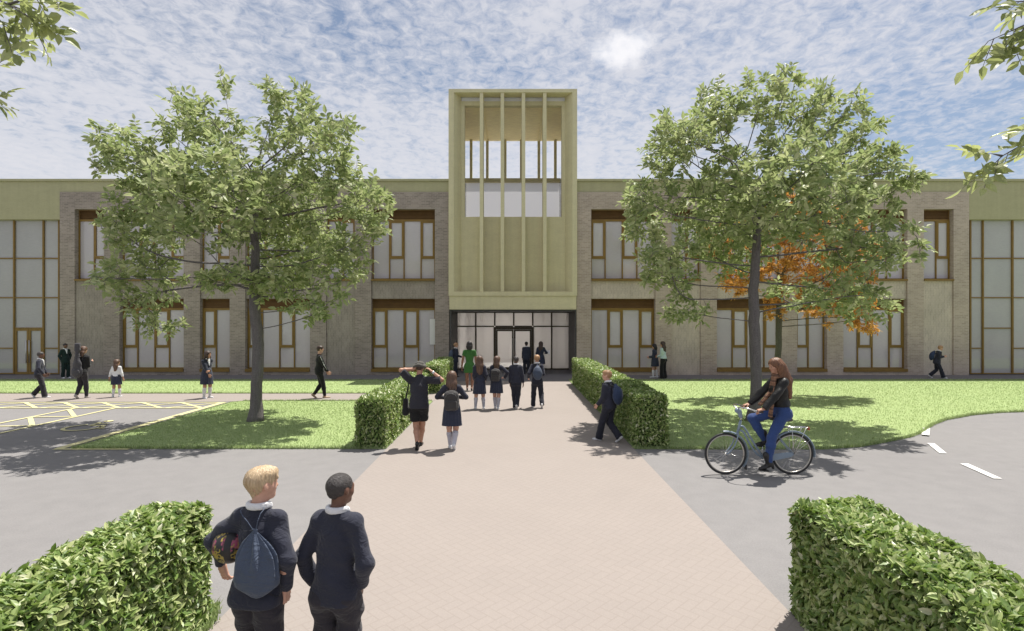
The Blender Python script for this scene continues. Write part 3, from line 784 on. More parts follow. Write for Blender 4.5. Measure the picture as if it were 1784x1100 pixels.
def tree_mesh(N, par, rbase, tip=.006, expo=1.9, flare=1.7, sides=9):
    n = len(N); ch = [[] for _ in range(n)]
    for i, p in enumerate(par):
        if p >= 0: ch[p].append(i)
    r = np.zeros(n)
    for i in range(n - 1, -1, -1):
        r[i] = tip if not ch[i] else (sum(r[c] ** expo for c in ch[i])) ** (1 / expo) * 1.0
    g = math.log(rbase / tip) / math.log(r[0] / tip); r = tip * (r / tip) ** g
    z0 = N[0, 2]; zt = N[:, 2].max(); zz = np.clip((N[:, 2] - z0 - .28 * (zt - z0)) / (.72 * (zt - z0)), 0, 1)
    r = np.maximum(r * (1 - .42 * zz), .0048)
    for i in range(n):
        h = N[i, 2] - z0
        if h < .8 and i < 12: r[i] *= 1 + (flare - 1) * (1 - h / .8) ** 2
    mb = MB(); order = []
    done = set()
    stack = [0]
    while stack:                                    # follow the thickest child to make long tubes
        s_ = stack.pop(); path = [par[s_], s_] if par[s_] >= 0 else [s_]; cur = s_
        while ch[cur]:
            c = max(ch[cur], key=lambda k: r[k])
            stack += [k for k in ch[cur] if k != c]; path.append(c); cur = c
        rad = [r[k] for k in path]
        if par[s_] >= 0: rad[0] = min(rad[0], rad[1] * 1.25)
        pts = [N[k] for k in path]
        if len(path) >= 2:
            sd = sides + 5 if path[0] == 0 else (7 if rad[0] > .03 else (5 if rad[0] > .012 else 4))
            mb.tube(pts, rad, sd, caps=True)
    return mb, r, ch

def compound_leaves(pts, dirs, nl, L, W, spread=.75, length=.3, up=.6):
    """each entry a leaf stalk with paired leaflets; returns stalks and leaflet arrays"""
    n = len(pts); D = unit(dirs + rng.normal(0, .35, (n, 3)) + np.array([0, 0, -.10]))
    upv = unit(np.array([0, 0, 1.0]) * up + rng.normal(0, .35, (n, 3))); Sd = unit(np.cross(D, upv)); Up = np.cross(Sd, D)
    Pl, Dl, Nl, Ll, Wl, St = [], [], [], [], [], []
    npair = (nl - 1) // 2
    for k in range(n):
        ln = length * (.75 + .5 * rng.random()); e = pts[k] + D[k] * ln; St.append((pts[k], e))
        for j in range(nl):
            if j == nl - 1: p, d = e, D[k]
            else:
                q = j // 2; sgn = 1 if j % 2 else -1
                p = pts[k] + D[k] * ln * ((q + .9) / (npair + .6)); d = D[k] * (1 - spread) + Sd[k] * sgn * spread
            Pl.append(p); Dl.append(d + rng.normal(0, .14, 3)); Nl.append(Up[k] + rng.normal(0, .30, 3))
            s_ = .72 + .5 * rng.random(); Ll.append(L * s_); Wl.append(W * s_)
    return St, np.array(Pl), np.array(Dl), np.array(Nl), np.array(Ll), np.array(Wl)

def blob_points(lumps, n, seed):
    r = np.random.default_rng(seed); vol = np.array([l[3] * l[4] * l[5] for l in lumps]); cnt = (vol / vol.sum() * n).astype(int) + 3
    out = []
    for (x, y, z, a, b2, c), k in zip(lumps, cnt):
        v = unit(r.normal(0, 1, (k, 3))) * (r.random((k, 1)) ** .42); out.append(v * np.array([a, b2, c]) + np.array([x, y, z]))
    return np.concatenate(out)

def make_tree(name, base, lumps, h0, h1, rbase, nattr, label, seed, bark, leafm, L, W, nl, per=1.0, length=.3, lean=(0, 0), minfrac=.0105, group=None, kill=.42, step=.24, extra=None):
    A = blob_points(lumps, nattr, seed) + np.array([base[0], base[1], 0])
    N, par = space_col((base[0], base[1], -.05), A, h0, h1, step=step, kill=kill, lean=lean, sd=seed)
    mb, r, ch = tree_mesh(N, par, rbase)
    thin = [i for i in range(1, len(N)) if r[i] < minfrac and N[i][2] > h0 * .8]
    P, D = [], []
    for i in thin:
        d = N[i] - N[par[i]]
        k = per * (2.2 if not ch[i] else 1.0); c = int(k) + (rng.random() < k - int(k))
        for _ in range(c): P.append(N[i] - d * rng.random()); D.append(unit(d) + rng.normal(0, .55, 3))
    if extra is not None:
        for pts, pd in extra:
            mb.tube(pts, list(np.linspace(.012, .003, len(pts))), 5)
            for q, dd in pd: P.append(np.array(q, float)); D.append(np.array(dd, float))
    St, Pl, Dl, Nl, Ll, Wl = compound_leaves(np.array(P), np.array(D), nl, L, W, length=length)
    root = empty(name, (0, 0, 0)); root.location = (base[0], base[1], 0); tag(root, label, 'tree', group)
    off = np.array([base[0], base[1], 0.0])
    tb = MB(); tb.V = [v - off for v in mb.V]; tb.F = mb.F; tb.n = mb.n
    tb.build('trunk', bark, root, True)
    V, T, Q = leaves(Pl - off, Dl, Nl, Ll, Wl)
    nst = len(V); sv, sf = [], []
    for k, (a, e) in enumerate(St):                 # stalks as slim three-sided prisms
        a, e = a - off, e - off; s_ = .004
        sv += [a + (s_, 0, 0), a + (-s_, s_, 0), a + (-s_, -s_, 0), e + (s_ * .5, 0, 0), e + (-s_ * .5, s_ * .5, 0), e + (-s_ * .5, -s_ * .5, 0)]
        o = nst + 6 * k; sf += [(o, o + 1, o + 4, o + 3), (o + 1, o + 2, o + 5, o + 4), (o + 2, o, o + 3, o + 5)]
    Q2 = np.concatenate([Q, np.array(sf)])
    mi = np.concatenate([np.zeros(len(T) + len(Q)), np.ones(len(sf))])
    me = np_mesh('crown', np.concatenate([V, np.array(sv)]), [T, Q2], False, mi)
    obj('crown', me, [leafm, bark], root)
    print(name, 'nodes', len(N), 'leaflets', len(Pl)); return root

BT_L = gp(445, 735); BT_R = gp(1313, 735)
make_tree('tree', (BT_L.x, BT_L.y), [(-2.7, -.3, 6.6, 1.05, 1.5, .85), (-1.5, .3, 7.6, 1.05, 1.4, .75), (-.85, .2, 8.5, .3, .3, .45), (.8, .1, 8.0, .75, 1.0, .75), (1.9, -.4, 6.9, .95, 1.3, .9), (2.6, .2, 5.5, .9, 1.5, .9),
                                     (-3.0, .3, 5.2, .95, 1.5, 1.0), (-2.7, -.3, 3.6, .95, 1.3, .8), (-2.6, 0, 2.6, .7, .8, .5), (1.9, .3, 4.2, 1.0, 1.5, .8), (1.6, -.4, 3.0, .8, .9, .6), (0, 0, 5.7, 1.7, 2.5, 1.3),
                                     (.1, 2.0, 4.9, 1.4, 1.4, 1.2), (-.2, -2.0, 5.2, 1.4, 1.3, 1.2), (.0, 0, 3.6, 1.5, 1.8, .5)],
          2.35, 5.6, .135, 3000, 'broad green tree on the left lawn beside the yellow parking bays', 11, M_BARK, M_LEAF, .172, .080, 7, 1.22, .27, kill=.27, step=.2, group='green trees on the lawns')
make_tree('tree', (BT_R.x, BT_R.y), [(-2.0, -.2, 6.9, .95, 1.4, .8), (-.9, .2, 7.9, .85, 1.2, .75), (.4, 0, 8.2, .75, 1.2, .75), (1.5, -.2, 7.8, .8, 1.1, .75), (2.5, .2, 7.2, .8, 1.2, .85), (2.9, -.1, 6.0, .95, 1.4, .85),
                                     (-2.6, .2, 5.4, .85, 1.4, .9), (-2.3, -.3, 4.0, .8, 1.4, .75), (-1.7, 0, 2.9, .7, 1.0, .5), (2.6, -.3, 4.4, 1.0, 1.5, .8), (2.8, .1, 3.1, .9, 1.0, .6), (1.5, .2, 3.2, .9, 1.2, .5), (0, 0, 5.7, 1.7, 2.5, 1.3),
                                     (.2, 2.0, 5.0, 1.4, 1.4, 1.2), (.2, -2.0, 5.3, 1.4, 1.3, 1.2)],
          2.3, 5.7, .132, 3000, 'broad green tree on the right lawn behind the cyclist', 23, M_BARK, M_LEAF, .172, .080, 7, 1.22, .27, kill=.27, step=.2, group='green trees on the lawns')
OT = gp(1352, 690)
make_tree('tree', (OT.x, OT.y), [(-1.7, 0, 5.4, .9, 1.1, .8), (.3, .1, 6.2, 1.2, 1.2, .85), (1.8, 0, 5.7, 1.1, 1.2, .9), (.6, 0, 4.6, 1.5, 1.5, 1.0), (2.4, -.1, 4.2, .9, 1.0, .9), (1.8, 0, 2.9, 1.1, 1.0, .55), (-1.2, 0, 4.0, .9, 1.0, .7), (2.7, 0, 2.6, .5, .7, .35), (.4, 0, 3.2, .9, 1.0, .6), (2.2, .1, 3.3, 1.2, 1.0, .8), (2.9, -.2, 2.5, .7, .7, .4), (2.7, 0, 5.0, .8, 1.0, .8)],
          1.55, 3.9, .10, 1700, 'orange leaved tree behind the green tree on the right lawn', 31, M_BARK2, M_ORANGE, .120, .050, 7, 3.4, .20, kill=.32, step=.2)

# ---- two trees standing just outside the picture whose outer twigs hang into its upper corners
def twig(points, n, seed, droop=.15):
    """hanging twig through points, with leaf stalks along it"""
    P = [np.array(p, float) for p in points]; out = []
    r = np.random.default_rng(seed)
    for a, b2 in zip(P[:-1], P[1:]):
        for k in range(n):
            q = a + (b2 - a) * (k + .5) / n; d = unit(b2 - a) + r.normal(0, .55, 3) + np.array([0, 0, -droop]); out.append((q, d))
    out.append((P[-1], unit(P[-1] - P[-2]))); return (P, out)
YN = 5.0
fq = lambda px, py, y=YN: tuple(fp(px, py, y))
Lx, Rx = -6.9, 7.0
exL = [twig([(-5.6, 5.3, 5.7), fq(-70, -30), fq(15, 8), fq(62, 38)], 4, 1), twig([fq(15, 8), fq(55, -6), fq(100, 5)], 3, 2), twig([fq(-70, -30), fq(-20, 30), fq(12, 48)], 3, 3), twig([fq(-120, 150), fq(-50, 172), fq(-16, 180)], 2, 4),
       twig([fq(15, 8, 5.3), fq(40, 18, 5.2), fq(64, 56, 5.2)], 3, 9)]
exR = [twig([(6.0, 5.4, 5.3), fq(1850, 20), fq(1780, 46), fq(1722, 72)], 3, 5), twig([fq(1850, 20), fq(1800, 2), fq(1752, 4)], 3, 6), twig([fq(1790, 44), fq(1772, 66), fq(1758, 82)], 1, 10), twig([(5.7, 5.2, 4.4), fq(1850, 240), fq(1790, 248), fq(1746, 272), fq(1722, 296)], 2, 7), twig([fq(1850, 215), fq(1808, 214), fq(1792, 222)], 2, 8), twig([fq(1746, 272), fq(1728, 268)], 1, 12)]
for bs, lumps, ext, lab, sd in (((Lx, 5.9), [(.0, 0, 6.4, 1.2, 1.8, 1.3), (-.8, .6, 5.4, 1.2, 1.6, 1.0), (.9, -.2, 6.3, .55, 1.0, .6)], exL, 'tree at the left edge whose leaves hang into the upper left corner', 41),
                                ((Rx, 5.6), [(.2, 0, 6.4, 1.2, 1.8, 1.3), (.8, .6, 5.2, 1.2, 1.6, 1.0), (-.6, -.2, 6.1, .6, 1.0, .6)], exR, 'tree at the right edge whose twigs hang in front of the sky', 43)):
    make_tree('tree', bs, lumps, 3.2, 5.4, .12, 170, lab, sd, M_BARK, M_LEAFN, .135, .068, 7, .8, .26, extra=ext, group='trees at the edges of the view')

# ---- clipped hedges
M_HLEAF = m_leaf('hedge_leaf', [(0, (.085, .15, .03)), (.3, (.19, .285, .075)), (.65, (.33, .41, .14)), (.92, (.46, .50, .24)), (1, (.58, .58, .42))], .25, .42, (.26, .42, .05), .5)
M_HCORE = mat('hedge_twigs', (.045, .070, .020), .95, .4, 14, .6, 40, bdist=.03)
def hedge(x0, x1, y0, y1, h, dens, L, label, group, seed, rnd=.10, topmul=1.0):
    r = np.random.default_rng(seed); cx, cy = (x0 + x1) / 2, (y0 + y1) / 2; a, b2 = (x1 - x0) / 2, (y1 - y0) / 2
    faces = [(4 * a * b2, 'T'), (2 * b2 * h, 'W'), (2 * b2 * h, 'E'), (2 * a * h, 'S'), (2 * a * h, 'N')]
    P, N = [], []
    for ar, f in faces:
        k = int(ar * dens); u, v = r.random(k) * 2 - 1, r.random(k)
        if f == 'T': p = np.stack([a * u, b2 * (v * 2 - 1), np.full(k, h)], 1); n = np.tile([0, 0, 1.0], (k, 1))
        elif f in 'WE': s_ = -1 if f == 'W' else 1; p = np.stack([np.full(k, s_ * a), b2 * u, h * v], 1); n = np.tile([s_, 0, 0.], (k, 1))
        else: s_ = -1 if f == 'S' else 1; p = np.stack([a * u, np.full(k, s_ * b2), h * v], 1); n = np.tile([0, s_, 0.], (k, 1))
        P.append(p); N.append(n)
    P, N = np.concatenate(P), np.concatenate(N)
    # round the edges: pull points toward an inset box
    I = np.stack([np.clip(P[:, 0], -a + rnd, a - rnd), np.clip(P[:, 1], -b2 + rnd, b2 - rnd), np.minimum(P[:, 2], h - rnd)], 1)
    dv = P - I; dl = np.linalg.norm(dv, axis=1, keepdims=True); dn = np.where(dl > 1e-6, dv / np.maximum(dl, 1e-6), N)
    wob = (np.sin(P[:, 0] * 9 + P[:, 2] * 7 + seed) * np.sin(P[:, 1] * 6.3 + P[:, 2] * 4) + np.sin(P[:, 1] * 17 + P[:, 0] * 13 + P[:, 2] * 11) * .6) * .018
    depth = -np.abs(r.normal(0, .045, len(P))) - .012
    P = I + dn * (np.minimum(dl, rnd) + (wob + depth)[:, None]); N = dn
    tang = unit(np.cross(N, unit(r.normal(0, 1, N.shape)))); D = unit(tang * .95 + N * (.55 + .35 * r.random((len(P), 1))) + np.array([0, 0, .12]))
    Nl = unit(N * .7 + np.array([0, 0, .75]) + r.normal(0, .35, N.shape))
    s_ = .6 + .75 * r.random(len(P)); s_ *= np.where(N[:, 2] > .5, topmul, 1.0)
    V, T, Q = leaves(P, D, Nl, L * s_, L * .42 * s_, .22)
    V[:, 2] = np.maximum(V[:, 2], .012)
    o = obj('hedge', np_mesh('hedge', V, [T, Q]), M_HLEAF); o.location = (cx, cy, 0)
    tag(o, label, 'hedge', group)
    ins = .055; k = 26; ny = max(3, int(b2 * 2 / .12)); mb = MB()
    c = MB(); c.box(-a + ins, a - ins, -b2 + ins, b2 - ins, .0, h - ins); c.build('twigs', M_HCORE, o, bevel=.05)
    return o
GH = 'clipped hedges lining the entrance path'
hedge(-3.12, -2.57, .5, 4.72, 1.0, 3300, .070, 'clipped leafy hedge in the left foreground beside the two boys', GH, 1)
hedge(2.44, 3.12, .5, 4.82, 1.0, 3300, .070, 'clipped leafy hedge in the right foreground corner', GH, 2)
hedge(-3.14, -2.53, 10.95, 16.6, 1.0, 1700, .070, 'clipped hedge left of the path behind the man in the cap', GH, 3)
hedge(-3.14, -2.52, 19.35, 23.5, 1.0, 700, .088, 'far clipped hedge left of the path next to the entrance', GH, 4)
hedge(2.46, 3.14, 10.95, 12.42, 1.06, 1900, .070, 'nearest block of the clipped hedge right of the path', GH, 5)
hedge(2.44, 3.12, 12.48, 13.5, 1.10, 1600, .072, 'short middle block of the clipped hedge right of the path', GH, 6)
hedge(2.46, 3.14, 13.56, 22.4, 1.05, 820, .082, 'long far stretch of clipped hedge right of the path', GH, 7)
# ================================================================== distance-field modeller for people, clothes and bags
class Field:
    def __init__(s, lo, hi, res):
        s.lo = np.array(lo, float); s.res = res
        s.n = np.maximum(np.ceil((np.array(hi, float) - s.lo) / res).astype(int) + 1, 4)
        s.D = np.full(s.n, 1.0); s.ax = [s.lo[i] + res * np.arange(s.n[i]) for i in range(3)]
    def block(s, lo, hi):
        a = np.clip(((np.array(lo) - s.lo) / s.res).astype(int), 0, s.n); b = np.clip(((np.array(hi) - s.lo) / s.res).astype(int) + 2, 0, s.n)
        sl = tuple(slice(int(i), int(j)) for i, j in zip(a, b))
        return sl, s.ax[0][sl[0]][:, None, None], s.ax[1][sl[1]][None, :, None], s.ax[2][sl[2]][None, None, :]
    def eval(s, p, X, Y, Z):
        k = p[0]
        if k == 'cap':
            _, a, b, ra, rb = p[:5]; flat = p[6] if len(p) > 6 else False
            a, b = np.asarray(a, float), np.asarray(b, float); ba = b - a; L2 = max(ba @ ba, 1e-9)
            px, py, pz = X - a[0], Y - a[1], Z - a[2]
            tr = (px * ba[0] + py * ba[1] + pz * ba[2]) / L2; t = np.clip(tr, 0, 1)
            d = np.sqrt((px - t * ba[0]) ** 2 + (py - t * ba[1]) ** 2 + (pz - t * ba[2]) ** 2) - (ra + t * (rb - ra))
            if flat: d = np.maximum(d, (tr - 1) * math.sqrt(L2))
            return d
        if k == 'ell':
            _, c, Rm, r = p[:4]
            px, py, pz = X - c[0], Y - c[1], Z - c[2]
            if Rm is not None:
                Rm = np.asarray(Rm); q = [Rm[0, i] * px + Rm[1, i] * py + Rm[2, i] * pz for i in range(3)]
            else: q = [px, py, pz]
            k0 = np.sqrt(sum((q[i] / r[i]) ** 2 for i in range(3))); k1 = np.sqrt(sum((q[i] / r[i] ** 2) ** 2 for i in range(3)))
            return k0 * (k0 - 1) / np.maximum(k1, 1e-6)
        if k == 'box':
            _, c, Rm, r, rr = p[:5]
            px, py, pz = X - c[0], Y - c[1], Z - c[2]
            if Rm is not None:
                Rm = np.asarray(Rm); q = [Rm[0, i] * px + Rm[1, i] * py + Rm[2, i] * pz for i in range(3)]
            else: q = [px + 0 * py + 0 * pz, py + 0 * px + 0 * pz, pz + 0 * px + 0 * py]
            q = [np.abs(q[i]) - r[i] + rr for i in range(3)]
            return np.sqrt(sum(np.maximum(v, 0) ** 2 for v in q)) + np.minimum(np.maximum(np.maximum(q[0], q[1]), q[2]), 0) - rr
    def bounds(s, p):
        if p[0] == 'cap':
            a, b = np.asarray(p[1]), np.asarray(p[2]); r = max(p[3], p[4]); return np.minimum(a, b) - r, np.maximum(a, b) + r
        c = np.asarray(p[1]); r = max(p[3]) * 1.05 if p[0] == 'ell' else float(np.linalg.norm(p[3])); return c - r, c + r
    def add(s, p, k=.02, inf=0.0):
        kk = p[5] if p[0] in ('cap', 'box') and len(p) > 5 and p[5] is not None else (p[4] if p[0] == 'ell' and len(p) > 4 and p[4] is not None else k)
        lo, hi = s.bounds(p); m = kk + 3 * s.res + abs(inf) + .015
        sl, X, Y, Z = s.block(lo - m, hi + m)
        d = s.eval(p, X, Y, Z) - inf; o = s.D[sl]
        if kk <= 0: s.D[sl] = np.minimum(o, d)
        else:
            h = np.clip(.5 + .5 * (o - d) / kk, 0, 1); s.D[sl] = o * (1 - h) + d * h - kk * h * (1 - h)
        return s
    def sub(s, p, k=.01, inf=0.0):
        lo, hi = s.bounds(p); m = k + 3 * s.res + abs(inf) + .02
        sl, X, Y, Z = s.block(lo - m, hi + m); d = -(s.eval(p, X, Y, Z) - inf); o = s.D[sl]
        h = np.clip(.5 - .5 * (o - d) / max(k, 1e-6), 0, 1); s.D[sl] = o * (1 - h) + d * h + k * h * (1 - h); return s
    def cut(s, pt, n):
        X, Y, Z = s.ax[0][:, None, None], s.ax[1][None, :, None], s.ax[2][None, None, :]
        s.D = np.maximum(s.D, (X - pt[0]) * n[0] + (Y - pt[1]) * n[1] + (Z - pt[2]) * n[2]); return s
    def xyz(s): return s.ax[0][:, None, None], s.ax[1][None, :, None], s.ax[2][None, None, :]
    def net(s):
        D = s.D; D[0] = D[-1] = 1; D[:, 0] = D[:, -1] = 1; D[:, :, 0] = D[:, :, -1] = 1
        S_ = D < 0; nx, ny, nz = D.shape
        cnt = np.zeros((nx - 1, ny - 1, nz - 1), np.int8)
        cs = [(i, j, k) for i in (0, 1) for j in (0, 1) for k in (0, 1)]
        for i, j, k in cs: cnt += S_[i:nx - 1 + i, j:ny - 1 + j, k:nz - 1 + k]
        act = (cnt > 0) & (cnt < 8); C = np.argwhere(act); idx = np.full(act.shape, -1, np.int64); idx[act] = np.arange(len(C))
        acc = np.zeros((len(C), 3)); num = np.zeros(len(C))
        for a in cs:
            for b in cs:
                if sum(abs(np.array(a) - np.array(b))) == 1 and a < b:
                    va = D[C[:, 0] + a[0], C[:, 1] + a[1], C[:, 2] + a[2]]; vb = D[C[:, 0] + b[0], C[:, 1] + b[1], C[:, 2] + b[2]]
                    m = (va < 0) != (vb < 0); t = np.where(m, va / np.where(m, va - vb, 1), 0)
                    acc[m] += np.array(a) + t[m, None] * (np.array(b) - np.array(a)); num[m] += 1
        V = s.lo + s.res * (C + acc / np.maximum(num, 1)[:, None]); Fs = []
        for ax in range(3):
            b, c = (ax + 1) % 3, (ax + 2) % 3
            a0 = [slice(None)] * 3; a1 = [slice(None)] * 3; a0[ax] = slice(0, -1); a1[ax] = slice(1, None)
            s0, s1 = S_[tuple(a0)], S_[tuple(a1)]; G = np.argwhere(s0 != s1)
            if len(G) == 0: continue
            G = G[(G[:, b] > 0) & (G[:, c] > 0) & (G[:, b] < D.shape[b] - 1) & (G[:, c] < D.shape[c] - 1)]
            eb, ec = np.eye(3, dtype=int)[b], np.eye(3, dtype=int)[c]
            q = [idx[tuple((G - o).T)] for o in (0 * eb, eb, eb + ec, ec)]; Q = np.stack(q, 1)
            fl = ~s0[tuple(G.T)]; Q[fl] = Q[fl][:, ::-1]; Fs.append(Q[(Q >= 0).all(1)])
        return V, np.concatenate(Fs)

def bounds_of(prims, pad):
    lo, hi = np.full(3, 1e9), np.full(3, -1e9); f = Field.bounds
    for p in prims:
        a, b = f(None, p); lo = np.minimum(lo, a); hi = np.maximum(hi, b)
    return lo - pad, hi + pad
def sdf_mesh(prims, res, k=.02, inf=0.0, subs=(), cuts=(), disp=None, pad=.03):
    lo, hi = bounds_of(prims, pad + abs(inf)); f = Field(lo, hi, res)
    for p in prims: f.add(p, k, inf)
    if disp is not None: f.D = f.D + disp(*f.xyz())
    for p in subs: f.sub(p)
    for c in cuts: f.cut(*c)
    return f.net()
def fold_fn(amp, sd=0.0, fx=1.0):
    return lambda X, Y, Z: amp * (.8 * np.sin(15 * fx * Z - 7 * X + sd) * np.sin(10 * X + 6 * Y + .5 * sd) + np.sin(21 * fx * Z + 9 * X + 2.5 * np.sin(8 * Y + sd) + sd) * np.sin(13 * X - 11 * Y + 5 * Z + 2 * sd) + .6 * np.sin(43 * Z * fx + 17 * Y + 12 * X + 3 * sd) * np.sin(9 * X + 14 * Y + sd))

# ------------------------------------------------------------------ materials of people
def cloth(name, col, rough=.85, weave=220, var=.10, sheen=.15, crease=.5):
    m = mat(name, col, rough, var, 5, .22, weave, spec=.2, sheen=sheen, bdist=.004)
    t = NT(m.node_tree); b = t.n['Principled BSDF']; bn = next(n for n in t.n if n.type == 'BUMP')
    tc = t.new('ShaderNodeTexCoord').outputs['Object']; w_ = t.noise(t.mapping(tc, (9, 9, 15), (.3, .5, .2)), 1.0, 3, .5, 1.6)
    b2 = t.new('ShaderNodeBump'); b2.inputs['Strength'].default_value = crease; b2.inputs['Distance'].default_value = .035
    t.link(w_, b2.inputs['Height']); t.link(bn.outputs[0], b2.inputs['Normal']); t.link(b2.outputs[0], b.inputs['Normal']); return m
M_NAVY = cloth('navy_knit', (.030, .032, .048)); M_NAVY2 = cloth('dark_navy_cloth', (.022, .024, .036)); M_CHAR = cloth('charcoal_trousers', (.034, .031, .038))
M_BLAZER = cloth('navy_blazer', (.028, .033, .050)); M_SKIRT = cloth('navy_skirt', (.034, .040, .066)); M_BLACKC = cloth('black_cloth', (.014, .014, .015))
M_GREYT = cloth('dark_grey_shirt', (.030, .030, .038)); M_TEAL = cloth('dark_green_blazer', (.012, .026, .024)); M_GREEN = cloth('bright_green_dress', (.045, .145, .036))
M_WSHIRT = cloth('white_shirt', (.72, .72, .74)); M_SOCK = cloth('pale_grey_sock', (.50, .49, .55)); M_WSOCK = cloth('white_sock', (.70, .69, .70))
M_LBLUE = cloth('pale_blue_blouse', (.42, .53, .54)); M_DENIM = cloth('blue_denim', (.034, .066, .190), .8, 260); M_LEATHER = mat('black_leather', (.011, .0105, .0095), .42, .2, 9, .5, 22, spec=.32, bdist=.02)
M_SHOEW = mat('white_trainer', (.66, .66, .68), .6, .06, 9); M_SHOEB = mat('black_shoe', (.016, .015, .015), .4, .1, 9)
M_SHOEG = mat('grey_white_trainer', (.30, .28, .27), .6, .5, 14)
M_TAN = mat('tan_trainer', (.42, .30, .20), .6, .4, 14)
def m_skin(name, col):
    m, t, b = new_mat(name); tc = t.new('ShaderNodeTexCoord').outputs['Object']
    n = t.noise(tc, 22, 4, .6); t.link(t.ramp(n, [(.3, tuple(c * .9 for c in col)), (.7, tuple(min(1, c * 1.08) for c in col))]), b.inputs['Base Color'])
    b.inputs['Roughness'].default_value = .5; b.inputs['Subsurface Weight'].default_value = .0; return m
SK_FAIR = m_skin('fair_skin', (.56, .32, .235)); SK_MID = m_skin('tan_skin', (.44, .235, .155)); SK_DARK = m_skin('dark_brown_skin', (.14, .065, .042)); SK_BROWN = m_skin('brown_skin', (.24, .115, .07))
M_EYE = mat('dark_eye', (.03, .02, .015), .3, .1, 5); M_LIP = mat('lip', (.36, .12, .10), .5, .1, 5)
def m_hair(name, c1, c2, stretch=(60, 60, 4), bump=.5):
    m, t, b = new_mat(name); tc = t.new('ShaderNodeTexCoord').outputs['Object']
    n = t.noise(t.mapping(tc, stretch), 1.0, 5, .65, .6); t.link(t.ramp(n, [(.28, c1), (.72, c2)]), b.inputs['Base Color'])
    b.inputs['Roughness'].default_value = .42; b.inputs['Specular IOR Level'].default_value = .4; t.link(t.bump(n, bump, .012), b.inputs['Normal']); return m
H_BLOND = m_hair('blond_hair', (.34, .235, .135), (.62, .475, .31)); H_BLACK = m_hair('black_hair', (.010, .009, .009), (.032, .028, .026)); H_BROWN = m_hair('long_brown_hair', (.055, .030, .020), (.17, .10, .068))
H_CROP = m_hair('cropped_black_hair', (.026, .022, .022), (.075, .066, .064), (90, 90, 90), .9); H_DKBR = m_hair('dark_brown_hair', (.024, .015, .012), (.075, .045, .032)); H_RED = m_hair('auburn_brown_hair', (.075, .032, .016), (.24, .115, .06)); H_GINGER = m_hair('sandy_hair', (.28, .15, .075), (.46, .28, .15))

def rotm(yaw=0, pitch=0, roll=0):
    return np.array(Matrix.Rotation(yaw, 3, 'Z') @ Matrix.Rotation(pitch, 3, 'X') @ Matrix.Rotation(roll, 3, 'Y'))
def nrm(v): v = np.asarray(v, float); return v / max(np.linalg.norm(v), 1e-9)
def ik(a, t, l1, l2, pole):
    a, t = np.asarray(a, float), np.asarray(t, float); d = t - a; L = np.linalg.norm(d); u = d / max(L, 1e-9); L = min(L, (l1 + l2) * .998)
    x = (l1 * l1 - l2 * l2 + L * L) / (2 * L); y = math.sqrt(max(l1 * l1 - x * x, 0)); pv = np.asarray(pole, float); v = nrm(pv - u * (pv @ u))
    return a + u * x + v * y, a + u * L

GROUP_P = 'pupils and adults in front of the school'
def hand_prims(w, d, n, h, side, curl=.35, spread=.0, thumb_in=.0):
    """five separate fingers and a thumb. w wrist, d along the hand, n palm normal (the side fingers curl to), side +1/-1 for the thumb side"""
    d, n = nrm(d), nrm(n); n = nrm(n - d * (n @ d)); s = np.cross(d, n) * side; P = []
    pl, r = .056 * h, .0054 * h
    P.append(('cap', w - d * .012 * h, w + d * .012 * h, .0145 * h, .0145 * h, .01))
    for o in (-1.1, -.35, .4, 1.15): P.append(('cap', w + d * .012 * h + s * o * .008 * h, w + d * pl + s * o * .0118 * h, .0088 * h, .0080 * h, .010))
    for o, L in ((-1.55, .034), (-.52, .043), (.52, .047), (1.55, .042)):
        p = w + d * pl + s * o * .0112 * h; dd = nrm(d + s * o * spread); L *= h; c = curl * (1 + .12 * (1 - o))
        for j, (fr, rr) in enumerate(((.44, 1.0), (.32, .9), (.24, .8))):
            c_ = c * (.8 + .5 * j); dd = nrm(dd * math.cos(c_) + nrm(n - dd * (n @ dd)) * math.sin(c_)); q = p + dd * L * fr
            P.append(('cap', p, q, r * rr, r * rr * .92, .003)); p = q
    p = w + d * .014 * h + s * .014 * h; dd = nrm(d * .75 + s * .62 + n * .25)
    for L, rr in ((.026, 1.45), (.022, 1.15), (.017, .98)):
        q = p + dd * L * h; P.append(('cap', p, q, r * rr, r * rr * .9, .005)); p = q; dd = nrm(dd + d * .35 - s * .18 + n * (.12 + thumb_in))
    return P

